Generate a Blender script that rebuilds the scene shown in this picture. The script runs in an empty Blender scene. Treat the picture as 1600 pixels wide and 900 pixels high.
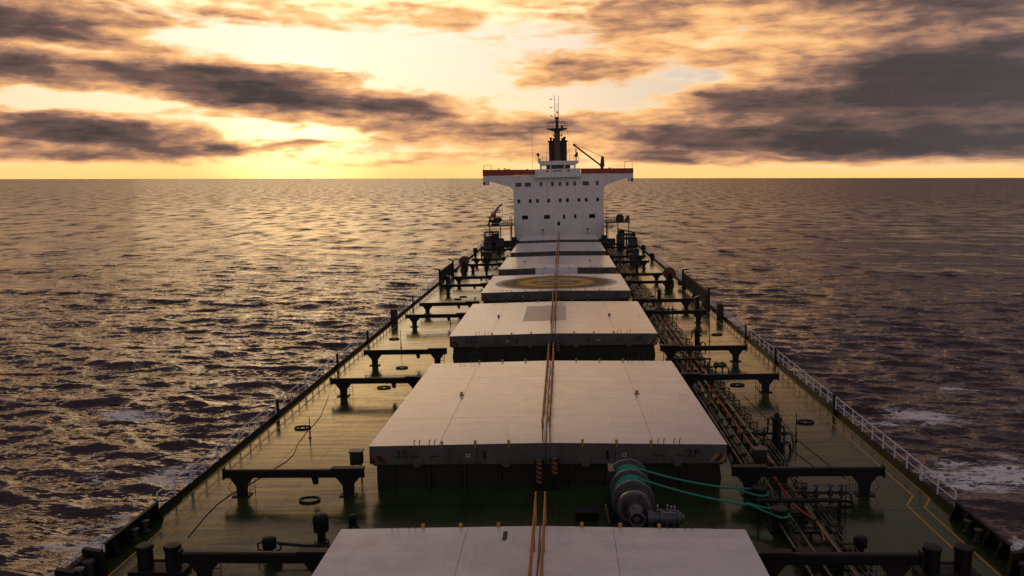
import bpy, math, random
import numpy as np
from mathutils import Matrix, Vector, Euler
rad = math.radians
random.seed(7)
scene = bpy.context.scene
COL = scene.collection

# ---------------------------------------------------------------- camera
DECK_Z = 6.0            # deck above the sea
EYE = Vector((0.95, 0.0, 13.43))          # camera in ship coordinates (x port, y aft, z up, deck = 0)
CAM_WORLD = Vector((0.95, 0.0, DECK_Z + 13.43))
cam = bpy.data.cameras.new('camera')
cam.sensor_width = 36.0
cam.lens = 36.0 * 1300 / 1600
cam.clip_start = 0.1
cam.clip_end = 60000
cam_o = bpy.data.objects.new('camera', cam)
COL.objects.link(cam_o)
cam_o.matrix_world = (Matrix.Translation(CAM_WORLD) @ Matrix.Rotation(rad(3.45), 4, 'Z')
                      @ Matrix.Rotation(rad(90 - 7.55), 4, 'X') @ Matrix.Rotation(rad(-0.07), 4, 'Z'))
scene.camera = cam_o
# the ship heels a little to starboard and trims by the stern
SHIP = (Matrix.Translation(CAM_WORLD) @ Matrix.Rotation(rad(-0.28), 4, 'X') @ Matrix.Rotation(rad(-1.4), 4, 'Y')
        @ Matrix.Translation(-EYE))

scene.view_settings.view_transform = 'Standard'
scene.view_settings.look = 'None'
scene.view_settings.gamma = 1.0
scene.view_settings.exposure = 0.15
scene.view_settings.use_curve_mapping = False
scene.cycles.use_denoising = True
scene.cycles.denoiser = 'OPENIMAGEDENOISE'
scene.cycles.denoising_prefilter = 'ACCURATE'
scene.cycles.use_adaptive_sampling = True
scene.cycles.adaptive_threshold = .02
scene.cycles.max_bounces = 4
scene.cycles.glossy_bounces = 2
scene.cycles.diffuse_bounces = 2

# ---------------------------------------------------------------- world: low sun behind broken stratocumulus
SUN_AZ, SUN_EL = -17.8, 2.8               # degrees, azimuth from +Y towards +X
world = bpy.data.worlds.new('World')
scene.world = world
world.use_nodes = True
world.cycles.sampling_method = 'MANUAL'
world.cycles.sample_map_resolution = 512
NT = world.node_tree
NT.nodes.clear()
LK = NT.links.new

def nd(t, tree=None, **kw):
    n = (tree or NT).nodes.new(t)
    for k, v in kw.items():
        setattr(n, k, v)
    return n

def _in(tree, sock, v):
    if isinstance(v, (int, float)):
        sock.default_value = v
    elif isinstance(v, (tuple, list)):
        sock.default_value = v
    else:
        tree.links.new(v, sock)

def mth(op, a, b=None, c=None, tree=None, clamp=False):
    tree = tree or NT
    n = tree.nodes.new('ShaderNodeMath'); n.operation = op; n.use_clamp = clamp
    _in(tree, n.inputs[0], a)
    if b is not None: _in(tree, n.inputs[1], b)
    if c is not None: _in(tree, n.inputs[2], c)
    return n.outputs[0]

def sstep(v, a, b, lo=0.0, hi=1.0, tree=None):
    tree = tree or NT
    n = tree.nodes.new('ShaderNodeMapRange'); n.interpolation_type = 'SMOOTHSTEP'
    _in(tree, n.inputs['Value'], v)
    n.inputs['From Min'].default_value = a; n.inputs['From Max'].default_value = b
    n.inputs['To Min'].default_value = lo; n.inputs['To Max'].default_value = hi
    return n.outputs[0]

def mixc(f, a, b, tree=None, op='MIX'):
    tree = tree or NT
    n = tree.nodes.new('ShaderNodeMix'); n.data_type = 'RGBA'; n.blend_type = op
    n.clamp_factor = True
    _in(tree, n.inputs[0], f); _in(tree, n.inputs[6], a); _in(tree, n.inputs[7], b)
    return n.outputs[2]

def noise(vec, scale, detail=4, rough=.5, tree=None, dim='3D', dist=0.0):
    tree = tree or NT
    n = tree.nodes.new('ShaderNodeTexNoise'); n.noise_dimensions = dim
    n.inputs['Scale'].default_value = scale; n.inputs['Detail'].default_value = detail
    n.inputs['Roughness'].default_value = rough; n.inputs['Distortion'].default_value = dist
    if vec is not None: tree.links.new(vec, n.inputs['Vector'])
    return n

def comb(x, y, z=0.0, tree=None):
    tree = tree or NT
    n = tree.nodes.new('ShaderNodeCombineXYZ')
    for i, v in enumerate((x, y, z)): _in(tree, n.inputs[i], v)
    return n.outputs[0]

def ramp(fac, stops, tree=None, interp='LINEAR'):
    tree = tree or NT
    n = tree.nodes.new('ShaderNodeValToRGB'); r = n.color_ramp; r.interpolation = interp
    while len(r.elements) > 1: r.elements.remove(r.elements[-1])
    for i, (p, c) in enumerate(stops):
        e = r.elements[0] if i == 0 else r.elements.new(p)
        e.position = p; e.color = (*c, 1)
    tree.links.new(fac, n.inputs[0])
    return n.outputs[0]

tc = nd('ShaderNodeTexCoord')
sep = nd('ShaderNodeSeparateXYZ'); LK(tc.outputs['Generated'], sep.inputs[0])
X, Y, Z = sep.outputs
az = mth('MULTIPLY', mth('ARCTAN2', X, Y), 57.29578)
el = mth('MULTIPLY', mth('ARCSINE', Z), 57.29578)
sd = Vector((math.sin(rad(SUN_AZ)) * math.cos(rad(SUN_EL)), math.cos(rad(SUN_AZ)) * math.cos(rad(SUN_EL)), math.sin(rad(SUN_EL))))
dotn = nd('ShaderNodeVectorMath', operation='DOT_PRODUCT'); LK(tc.outputs['Generated'], dotn.inputs[0]); dotn.inputs[1].default_value = sd
sunang = mth('MULTIPLY', mth('ARCCOSINE', mth('MINIMUM', dotn.outputs['Value'], 0.99999)), 57.29578)

# cloud field, laid out in azimuth / elevation and torn by noise
P = comb(az, el)
def warp(vec, sx, sy, ax, ay, seed, detail):
    s2 = nd('ShaderNodeMapping'); LK(vec, s2.inputs['Vector'])
    s2.inputs['Scale'].default_value = (sx, sy, 1); s2.inputs['Location'].default_value = (seed, seed * .37, seed * 1.7)
    n = noise(s2.outputs[0], 1.0, detail, .55, dim='2D')
    sp = nd('ShaderNodeSeparateColor'); LK(n.outputs['Color'], sp.inputs[0])
    v = comb(mth('MULTIPLY', mth('SUBTRACT', sp.outputs[0], .5), ax), mth('MULTIPLY', mth('SUBTRACT', sp.outputs[1], .5), ay))
    a = nd('ShaderNodeVectorMath', operation='ADD'); LK(vec, a.inputs[0]); LK(v, a.inputs[1])
    return a.outputs[0]
P1 = warp(P, .16, .55, 5.0, 1.6, 3.1, 2)
Pb = warp(P, .25, .9, 1.6, .5, 5.2, 1)
P2 = warp(P1, .7, 1.9, 1.3, .5, 9.4, 3)

# smoothed cloud banks: rows of density by elevation, sampled along azimuth
ROWS_EL = [0.35, 0.95, 1.55, 2.2, 2.9, 3.6, 4.3, 5.0, 5.8, 6.6, 7.4, 8.2, 9.1, 10.0, 11.2]
BANKS = [[30,30,30,30,31,32,32,33,33,32,32,32,33,32,30,30,31,33,38,42,45,49,52,55,57,60,62,61,58,52,45,38],
    [31,34,39,45,50,53,54,52,49,48,47,50,47,42,36,35,40,46,52,57,63,68,71,72,71,71,71,70,65,58,51,43],
    [38,43,49,54,59,61,60,60,63,54,32,24,32,43,43,43,47,53,59,64,69,74,79,82,83,83,81,78,72,64,55,47],
    [34,41,50,60,69,77,80,78,85,68,44,34,44,53,57,54,53,61,69,77,80,77,80,88,96,97,91,87,77,67,58,50],
    [42,52,62,74,85,91,83,74,57,28,16,33,52,59,71,67,58,62,71,80,84,79,79,86,91,92,89,86,77,68,59,50],
    [42,50,57,62,64,60,53,44,35,28,38,54,63,65,62,61,55,54,60,65,68,71,75,77,79,82,86,84,77,67,58,48],
    [34,37,40,40,28,10,5,19,40,60,76,75,87,75,56,42,37,40,50,60,68,73,80,85,84,85,92,89,80,69,58,48],
    [30,30,32,44,40,26,27,49,69,84,97,82,75,60,42,25,21,18,30,49,65,73,81,91,92,89,99,94,82,70,59,48],
    [30,30,40,64,79,59,59,72,91,90,89,70,51,36,24,28,38,30,25,28,46,64,74,82,85,88,99,95,83,71,59,48],
    [30,30,42,68,89,65,80,74,84,73,64,49,32,20,21,33,47,60,54,41,31,46,63,70,76,84,92,90,81,69,58,48],
    [30,37,46,53,51,41,48,54,56,44,33,24,17,16,19,32,51,68,59,50,50,47,53,61,70,78,84,83,76,67,57,47],
    [35,45,50,58,69,78,69,50,29,17,12,15,19,23,25,27,34,42,45,50,52,54,53,57,63,68,72,74,71,63,54,45],
    [40,51,64,77,89,82,60,40,26,23,28,32,33,37,41,35,31,36,44,45,42,45,56,62,63,67,75,76,69,61,52,43],
    [42,52,62,71,74,68,57,47,43,46,47,45,44,46,46,43,41,45,51,53,57,62,70,75,75,71,74,74,66,58,50,41],
    [37,44,49,52,51,48,44,45,52,59,56,52,53,54,50,48,51,55,56,53,51,53,57,61,62,62,61,60,56,50,44,37]]
BAZ0, BAZ1 = -44.0, 38.0
sp2 = nd('ShaderNodeSeparateXYZ'); LK(P2, sp2.inputs[0])
azn = mth('DIVIDE', mth('SUBTRACT', sp2.outputs[0], BAZ0), BAZ1 - BAZ0)
e2 = sp2.outputs[1]
dens = None
for k in range(0, len(ROWS_EL), 3):
    rr = nd('ShaderNodeValToRGB'); cr = rr.color_ramp; cr.interpolation = 'B_SPLINE'
    n = len(BANKS[0])
    while len(cr.elements) > 1: cr.elements.remove(cr.elements[-1])
    for i in range(n):
        q = cr.elements[0] if i == 0 else cr.elements.new(i / (n - 1))
        q.position = i / (n - 1); q.color = (BANKS[k][i] / 100, BANKS[k + 1][i] / 100, BANKS[k + 2][i] / 100, 1)
    LK(azn, rr.inputs[0])
    # hat weights of the three rows packed in one colour
    ws = []
    for c in range(3):
        e0 = ROWS_EL[k + c]
        up = ROWS_EL[k + c + 1] - e0 if k + c + 1 < len(ROWS_EL) else 2.0
        dn = e0 - ROWS_EL[k + c - 1] if k + c else 1.0
        dl = mth('SUBTRACT', e2, e0)
        ws.append(mth('SUBTRACT', 1.0, mth('MAXIMUM', mth('DIVIDE', dl, up), mth('DIVIDE', dl, -dn)), clamp=True))
    dt = nd('ShaderNodeVectorMath', operation='DOT_PRODUCT'); LK(rr.outputs[0], dt.inputs[0]); LK(comb(*ws), dt.inputs[1])
    dens = dt.outputs['Value'] if dens is None else mth('ADD', dens, dt.outputs['Value'])
dens = mth('SUBTRACT', mth('MULTIPLY', dens, 2.0), .6)

# detail in sheared horizontal layers, and a general deck of cloud over the rest of the sky
mpA = nd('ShaderNodeMapping'); LK(Pb, mpA.inputs['Vector']); mpA.inputs['Scale'].default_value = (.14, .85, 1); mpA.inputs['Rotation'].default_value = (0, 0, rad(2))
nA = noise(mpA.outputs[0], .8, 4.5, .52, dim='2D').outputs['Fac']
mpB = nd('ShaderNodeMapping'); LK(Pb, mpB.inputs['Vector']); mpB.inputs['Scale'].default_value = (.55, 1.9, 1); mpB.inputs['Location'].default_value = (31, 5, 2)
nB = noise(mpB.outputs[0], .9, 6, .54, dim='2D').outputs['Fac']
zc = mth('ADD', mth('MAXIMUM', Z, 0.0), .06)
over = comb(mth('DIVIDE', X, zc), mth('DIVIDE', Y, zc))
nO = noise(over, .55, 4, .55, dim='2D').outputs['Fac']
inview = mth('MULTIPLY', sstep(el, 9.5, 15.0, 1.0, 0.0), mth('MULTIPLY', sstep(az, -48, -36), sstep(az, 29, 42, 1.0, 0.0)))
veil = sstep(sunang, 13, 34)          # the cloud sheet thins out above the sun
deck = mth('ADD', sstep(nO, .36, .66, -.65, .25), mth('MULTIPLY', veil, 1.5))
dens = mth('ADD', mth('MULTIPLY', dens, inview), mth('MULTIPLY', deck, mth('SUBTRACT', 1.0, inview)))
dens = mth('ADD', dens, mth('MULTIPLY', mth('SUBTRACT', nA, .54), .95))
dens = mth('ADD', dens, mth('MULTIPLY', mth('SUBTRACT', nB, .53), .58))
low = sstep(mth('ADD', el, mth('MULTIPLY', mth('SUBTRACT', nA, .5), 1.2)), .35, 1.35)     # clear strip above the horizon
dens = mth('MULTIPLY', dens, low)
cover = sstep(dens, -.06, .34)
mpC = nd('ShaderNodeMapping'); LK(P, mpC.inputs['Vector']); mpC.inputs['Scale'].default_value = (.10, .65, 1); mpC.inputs['Location'].default_value = (4, 17, 8); mpC.inputs['Rotation'].default_value = (0, 0, rad(-3))
nC = noise(mpC.outputs[0], 1.0, 4, .55, dim='2D').outputs['Fac']
thick = mth('MAXIMUM', mth('MINIMUM', mth('ADD', mth('MULTIPLY', dens, .9), mth('MULTIPLY', mth('SUBTRACT', nC, .5), .9)), 1.6), 0.0)

# clear sky: Nishita plus the forward-scattered glow round the sun
sky = nd('ShaderNodeTexSky', sky_type='NISHITA'); sky.sun_disc = False
sky.sun_elevation = rad(SUN_EL); sky.sun_rotation = rad(SUN_AZ); sky.dust_density = 3.0
nish = nd('ShaderNodeVectorMath', operation='SCALE'); LK(sky.outputs[0], nish.inputs[0]); nish.inputs['Scale'].default_value = 0.01
toward = sstep(sunang, 6, 52, 1.0, 0.0)
horizon = ramp(mth('DIVIDE', mth('MAXIMUM', el, 0), 40.0), [(0, (1.0, .58, .19)), (.03, (1.0, .66, .27)), (.08, (.92, .72, .45)), (.16, (.86, .74, .58)), (.24, (.92, .78, .64)), (.29, (1.75, 1.14, .54)), (.36, (2.0, 1.22, .50)), (.43, (.70, .43, .28)), (.54, (.21, .155, .175)), (1, (.16, .128, .185))])
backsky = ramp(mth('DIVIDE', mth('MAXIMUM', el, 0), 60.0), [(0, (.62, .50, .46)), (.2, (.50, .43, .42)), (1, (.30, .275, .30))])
bandsky = ramp(mth('DIVIDE', mth('MAXIMUM', el, 0), 40.0), [(0, (1.0, .60, .19)), (.03, (.95, .62, .27)), (.08, (.40, .26, .21)), (.3, (.20, .145, .18)), (1, (.16, .125, .185))])
front = sstep(sunang, 45, 85, 1.0, 0.0)
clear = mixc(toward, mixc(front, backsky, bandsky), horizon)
halo = sstep(sunang, 0, 10, 1.0, 0.0)
halo = mth('MULTIPLY', mth('POWER', halo, 2.0), 1.0)
glow = nd('ShaderNodeVectorMath', operation='SCALE'); glow.inputs[0].default_value = (1.3, .80, .30); LK(halo, glow.inputs['Scale'])
clr = nd('ShaderNodeVectorMath', operation='ADD'); LK(clear, clr.inputs[0]); LK(nish.outputs[0], clr.inputs[1])
clr2 = nd('ShaderNodeVectorMath', operation='ADD'); LK(clr.outputs[0], clr2.inputs[0]); LK(glow.outputs[0], clr2.inputs[1])

# cloud: thin edges glow orange, thick bellies go mauve grey
litc = ramp(mth('DIVIDE', thick, 1.6), [(0.0, (1.0, 0.8, 0.5)), (0.094, (1.0, 0.62, 0.27)), (0.2, (0.84, 0.44, 0.18)), (0.312, (0.48, 0.245, 0.14)), (0.437, (.180, .104, .083)), (0.625, (.066, .050, .047)), (1.0, (.046, .037, .036))])
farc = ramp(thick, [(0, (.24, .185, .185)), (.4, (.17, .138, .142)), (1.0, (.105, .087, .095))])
sunward = mth('MULTIPLY', sstep(sunang, 28, 75, 1.0, 0.0), sstep(el, 13, 20, 1.0, .0))    # the sun only lights the low banks
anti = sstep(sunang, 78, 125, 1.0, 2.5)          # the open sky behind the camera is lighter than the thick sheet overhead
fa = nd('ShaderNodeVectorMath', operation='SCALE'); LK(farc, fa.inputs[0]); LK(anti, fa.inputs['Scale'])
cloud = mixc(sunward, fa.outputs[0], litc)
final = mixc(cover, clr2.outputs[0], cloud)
below = sstep(el, -1.0, -.02)
final = mixc(below, (.05, .045, .045, 1), final)
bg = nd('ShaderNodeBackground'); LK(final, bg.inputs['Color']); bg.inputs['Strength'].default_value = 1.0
wo = nd('ShaderNodeOutputWorld'); LK(bg.outputs[0], wo.inputs[0])

sun = bpy.data.lights.new('sun', 'SUN')
sun.energy = 0.04; sun.angle = rad(20); sun.color = (1.0, .70, .38)
sun_o = bpy.data.objects.new('sun', sun); COL.objects.link(sun_o)
sun_o.rotation_euler = sd.to_track_quat('Z', 'Y').to_euler()

# ---------------------------------------------------------------- helpers
OFF = {}                 # ship-frame position of every object's origin
SHIP_TOP = []            # top-level ship objects, moved into the tilted ship frame at the end

def set_tags(o, label=None, cat=None, group=None, kind=None):
    if label: o['label'] = label
    if cat: o['category'] = cat
    if group: o['group'] = group
    if kind: o['kind'] = kind
    return o

def thing(name, label, cat, loc, group=None, rotz=0.0):
    o = bpy.data.objects.new(name, None); COL.objects.link(o)
    o.empty_display_size = .3
    o.location = loc; o.rotation_euler = (0, 0, rotz)
    OFF[o.name] = Vector(loc); SHIP_TOP.append(o)
    return set_tags(o, label, cat, group)

class MB:
    """collects simple shapes in ship coordinates and links them as one mesh object"""
    def __init__(s): s.v = []; s.f = []; s.sm = []
    def add(s, vs, fs, smooth=False):
        b = len(s.v); s.v += [tuple(p) for p in vs]
        s.f += [tuple(i + b for i in f) for f in fs]; s.sm += [smooth] * len(fs); return s
    def box(s, x0, x1, y0, y1, z0, z1):
        return s.add([(x, y, z) for z in (z0, z1) for y in (y0, y1) for x in (x0, x1)],
                     [(0, 2, 3, 1), (4, 5, 7, 6), (0, 1, 5, 4), (2, 6, 7, 3), (0, 4, 6, 2), (1, 3, 7, 5)])
    def bar(s, a, b, w, h=None, up=(0, 0, 1)):
        a, b = Vector(a), Vector(b); h = h or w; d = (b - a).normalized(); u = Vector(up)
        if abs(d.dot(u)) > .98: u = Vector((0, 1, 0))
        r = d.cross(u).normalized(); u = r.cross(d).normalized(); r = r * w / 2; u = u * h / 2
        vs = [p + q for p in (a, b) for q in (-r - u, r - u, r + u, -r + u)]
        return s.add(vs, [(0, 3, 2, 1), (4, 5, 6, 7), (0, 1, 5, 4), (1, 2, 6, 5), (2, 3, 7, 6), (3, 0, 4, 7)])
    def tube(s, pts, r, n=8, caps=True, r1=None):
        pts = [Vector(p) for p in pts]; m = len(pts); rings = []
        ref = None
        for i, p in enumerate(pts):
            d = (pts[min(i + 1, m - 1)] - pts[max(i - 1, 0)]).normalized()
            if ref is None:
                ref = Vector((0, 0, 1)) if abs(d.z) < .9 else Vector((1, 0, 0))
            u = d.cross(ref).normalized(); w = u.cross(d).normalized(); ref = w
            rr = r if r1 is None else r + (r1 - r) * i / (m - 1)
            rings.append([p + (u * math.cos(2 * math.pi * k / n) + w * math.sin(2 * math.pi * k / n)) * rr for k in range(n)])
        vs = [q for ring in rings for q in ring]; fs = []
        for i in range(m - 1):
            for k in range(n):
                fs.append((i * n + k, i * n + (k + 1) % n, (i + 1) * n + (k + 1) % n, (i + 1) * n + k))
        s.add(vs, fs, True)
        if caps:
            s.add(rings[0], [tuple(range(n - 1, -1, -1))]); s.add(rings[-1], [tuple(range(n))])
        return s
    def lathe(s, base, axis, prof, n=16):
        """prof: (distance along axis, radius) pairs"""
        base = Vector(base); d = Vector(axis).normalized()
        ref = Vector((0, 0, 1)) if abs(d.z) < .9 else Vector((1, 0, 0))
        u = d.cross(ref).normalized(); w = u.cross(d)
        for (t0, r0), (t1, r1) in zip(prof[:-1], prof[1:]):
            vs = [base + d * t + (u * math.cos(2 * math.pi * k / n) + w * math.sin(2 * math.pi * k / n)) * r for t, r in ((t0, r0), (t1, r1)) for k in range(n)]
            s.add(vs, [(k, (k + 1) % n, n + (k + 1) % n, n + k) for k in range(n)], True)
        for (t, r), rev in ((prof[0], True), (prof[-1], False)):
            if r > 1e-4:
                ring = [base + d * t + (u * math.cos(2 * math.pi * k / n) + w * math.sin(2 * math.pi * k / n)) * r for k in range(n)]
                s.add(ring, [tuple(range(n - 1, -1, -1)) if rev else tuple(range(n))])
        return s
    def prism(s, poly, a, b, plane='xz'):
        """polygon in a plane, extruded along the third axis from a to b"""
        def P(p, t): return {'xz': (p[0], t, p[1]), 'xy': (p[0], p[1], t), 'yz': (t, p[0], p[1])}[plane]
        n = len(poly)
        vs = [P(p, a) for p in poly] + [P(p, b) for p in poly]
        return s.add(vs, [tuple(range(n)), tuple(range(2 * n - 1, n - 1, -1))] + [(i, n + i, n + (i + 1) % n, (i + 1) % n) for i in range(n)])
    def mesh(s, name, org):
        me = bpy.data.meshes.new(name)
        o = Vector(org)
        me.from_pydata([Vector(p) - o for p in s.v], [], s.f)
        me.polygons.foreach_set('use_smooth', s.sm)
        return me
    def build(s, name, mat, parent=None, label=None, cat=None, group=None, kind=None, loc=None, bevel=0.0):
        org = OFF[parent.name] if parent else Vector(loc if loc is not None else s.center())
        me = s.mesh(name, org); me.materials.append(mat)
        import bmesh
        bm = bmesh.new(); bm.from_mesh(me); bmesh.ops.recalc_face_normals(bm, faces=bm.faces)
        if bevel:
            bmesh.ops.bevel(bm, geom=[e for e in bm.edges if len(e.link_faces) == 2 and e.calc_face_angle(0) > .6], offset=bevel, segments=2, affect='EDGES', profile=.6)
        bm.to_mesh(me); bm.free()
        o = bpy.data.objects.new(name, me); COL.objects.link(o)
        if parent: o.parent = parent; OFF[o.name] = org
        else: o.location = org; OFF[o.name] = org; SHIP_TOP.append(o)
        return set_tags(o, label, cat, group, kind)
    def center(s):
        a = np.array(s.v); lo, hi = a.min(0), a.max(0)
        return ((lo[0] + hi[0]) / 2, (lo[1] + hi[1]) / 2, lo[2])

def dup(root, loc, label, group=None, rotz=0.0, mirror=False):
    """a copy of a thing and of its parts, sharing meshes"""
    r = root.copy(); COL.objects.link(r); r.location = loc; r.rotation_euler = (0, 0, rotz)
    if mirror: r.scale = (-1, 1, 1)
    r['label'] = label
    if group: r['group'] = group
    OFF[r.name] = Vector(loc); SHIP_TOP.append(r)
    for ch in root.children:
        c = ch.copy(); COL.objects.link(c); c.parent = r
        for g in ch.children:
            d = g.copy(); COL.objects.link(d); d.parent = c
    return r

# ---------------------------------------------------------------- materials
def new_mat(name):
    m = bpy.data.materials.new(name); m.use_nodes = True
    t = m.node_tree; b = t.nodes['Principled BSDF']
    return m, t, b

def paint(name, col, rough=.5, var=.25, scale=1.5, rust=0.0, bump=0.0, metallic=0.0, spec=.5, streak=0.0, stretch=(1, 1, 1)):
    m, t, b = new_mat(name)
    c = t.nodes.new('ShaderNodeTexCoord')
    mp = t.nodes.new('ShaderNodeMapping'); t.links.new(c.outputs['Object'], mp.inputs[0]); mp.inputs['Scale'].default_value = stretch
    n1 = noise(mp.outputs[0], scale, 5, .6, t).outputs['Fac']
    n2 = noise(mp.outputs[0], scale * 7, 4, .6, t).outputs['Fac']
    f = mth('ADD', mth('MULTIPLY', n1, .65, tree=t), mth('MULTIPLY', n2, .35, tree=t), tree=t)
    k = sstep(f, .3, .7, tree=t)
    dark = tuple(x * (1 - var) for x in col) + (1,); lite = tuple(min(1, x * (1 + var * .6)) for x in col) + (1,)
    cc = mixc(k, dark, lite, t)
    if rust:
        n3 = noise(mp.outputs[0], scale * 2.3, 8, .7, t, dist=.6).outputs['Fac']
        rf = sstep(n3, .62 - .12 * rust, .74 - .1 * rust, tree=t)
        cc = mixc(rf, cc, (.10, .035, .014, 1), t)
    if streak:
        ms = t.nodes.new('ShaderNodeMapping'); t.links.new(c.outputs['Object'], ms.inputs[0]); ms.inputs['Scale'].default_value = (2.2, 2.2, .14)
        n5 = noise(ms.outputs[0], 1.0, 6, .68, t).outputs['Fac']
        cc = mixc(mth('MULTIPLY', sstep(n5, .52, .74, tree=t), streak, tree=t), cc, tuple(x * y for x, y in zip(col, (.55, .42, .34))) + (1,), t)
    t.links.new(cc, b.inputs['Base Color'])
    rr = mth('ADD', rough - .08, mth('MULTIPLY', n1, .18, tree=t), tree=t)
    t.links.new(rr, b.inputs['Roughness'])
    b.inputs['Metallic'].default_value = metallic
    b.inputs['Specular IOR Level'].default_value = spec
    if bump:
        bp = t.nodes.new('ShaderNodeBump'); bp.inputs['Strength'].default_value = bump; bp.inputs['Distance'].default_value = .02
        t.links.new(n2, bp.inputs['Height']); t.links.new(bp.outputs[0], b.inputs['Normal'])
    return m

# ---------------------------------------------------------------- the sea
def sea_material():
    m, t, b = new_mat('sea_water')
    c = t.nodes.new('ShaderNodeTexCoord')
    at = t.nodes.new('ShaderNodeAttribute'); at.attribute_name = 'foam'
    mp = t.nodes.new('ShaderNodeMapping'); t.links.new(c.outputs['Object'], mp.inputs[0])
    mp.inputs['Scale'].default_value = (.5, 1.5, 1); mp.inputs['Rotation'].default_value = (0, 0, rad(-14))
    nA_ = noise(mp.outputs[0], .42, 3, .6, t, dim='2D')
    nB_ = noise(mp.outputs[0], 3.0, 2, .6, t, dim='2D')
    nF = noise(mp.outputs[0], .7, 3, .6, t, dim='2D')
    fn = noise(mp.outputs[0], 2.4, 5, .6, t, dim='2D').outputs['Fac']
    lace = mth('SUBTRACT', 1.0, mth('MULTIPLY', mth('ABSOLUTE', mth('SUBTRACT', fn, .5, tree=t), tree=t), 7.0, tree=t), tree=t)
    fo = mth('ADD', mth('MULTIPLY', lace, .45, tree=t), mth('ADD', mth('MULTIPLY', at.outputs['Fac'], .9, tree=t), mth('MULTIPLY', mth('SUBTRACT', nF.outputs['Fac'], .5, tree=t), 1.6, tree=t), tree=t), tree=t)
    fo = mth('MULTIPLY', sstep(fo, .72, 1.0, tree=t), sstep(at.outputs['Fac'], .04, .3, tree=t), tree=t)
    col = mixc(fo, (.050, .029, .036, 1), (.85, .83, .85, 1), t)
    t.links.new(col, b.inputs['Base Color'])
    b.inputs['IOR'].default_value = 1.333
    # small ripples as slopes of the surface; the unresolved ones widen the gloss with distance
    ar = t.nodes.new('ShaderNodeAttribute'); ar.attribute_name = 'far'
    t.links.new(mth('ADD', mth('ADD', .06, mth('MULTIPLY', ar.outputs['Fac'], .16, tree=t), tree=t), mth('MULTIPLY', fo, .5, tree=t), tree=t), b.inputs['Roughness'])
    def slopes(nz, amp):
        a = t.nodes.new('ShaderNodeVectorMath'); a.operation = 'SUBTRACT'; t.links.new(nz.outputs['Color'], a.inputs[0]); a.inputs[1].default_value = (.5, .5, .5)
        k = t.nodes.new('ShaderNodeVectorMath'); k.operation = 'MULTIPLY'; t.links.new(a.outputs[0], k.inputs[0]); _in(t, k.inputs[1], amp)
        return k.outputs[0]
    sA = slopes(nA_, comb(mth('ADD', .75, mth('MULTIPLY', ar.outputs['Fac'], .1, tree=t), tree=t), mth('ADD', 1.15, mth('MULTIPLY', ar.outputs['Fac'], .1, tree=t), tree=t), 0.0, tree=t))
    sB = slopes(nB_, (.65, .85, 0))
    mq = t.nodes.new('ShaderNodeMapping'); t.links.new(c.outputs['Object'], mq.inputs[0]); mq.inputs['Scale'].default_value = (.12, .05, 1); mq.inputs['Rotation'].default_value = (0, 0, rad(-8))
    nC_ = noise(mq.outputs[0], 1.0, 4, .6, t, dim='2D')
    sC = slopes(nC_, comb(mth('MULTIPLY', ar.outputs['Fac'], 1.0, tree=t), mth('MULTIPLY', ar.outputs['Fac'], 2.4, tree=t), 0.0, tree=t))
    g = t.nodes.new('ShaderNodeNewGeometry')
    a0 = t.nodes.new('ShaderNodeVectorMath'); a0.operation = 'ADD'; t.links.new(sA, a0.inputs[0]); t.links.new(sC, a0.inputs[1]); sA = a0.outputs[0]
    a1 = t.nodes.new('ShaderNodeVectorMath'); a1.operation = 'ADD'; t.links.new(g.outputs['Normal'], a1.inputs[0]); t.links.new(sA, a1.inputs[1])
    a2 = t.nodes.new('ShaderNodeVectorMath'); a2.operation = 'ADD'; t.links.new(a1.outputs[0], a2.inputs[0]); t.links.new(sB, a2.inputs[1])
    nn = t.nodes.new('ShaderNodeVectorMath'); nn.operation = 'NORMALIZE'; t.links.new(a2.outputs[0], nn.inputs[0])
    t.links.new(nn.outputs[0], b.inputs['Normal'])
    return m

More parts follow.
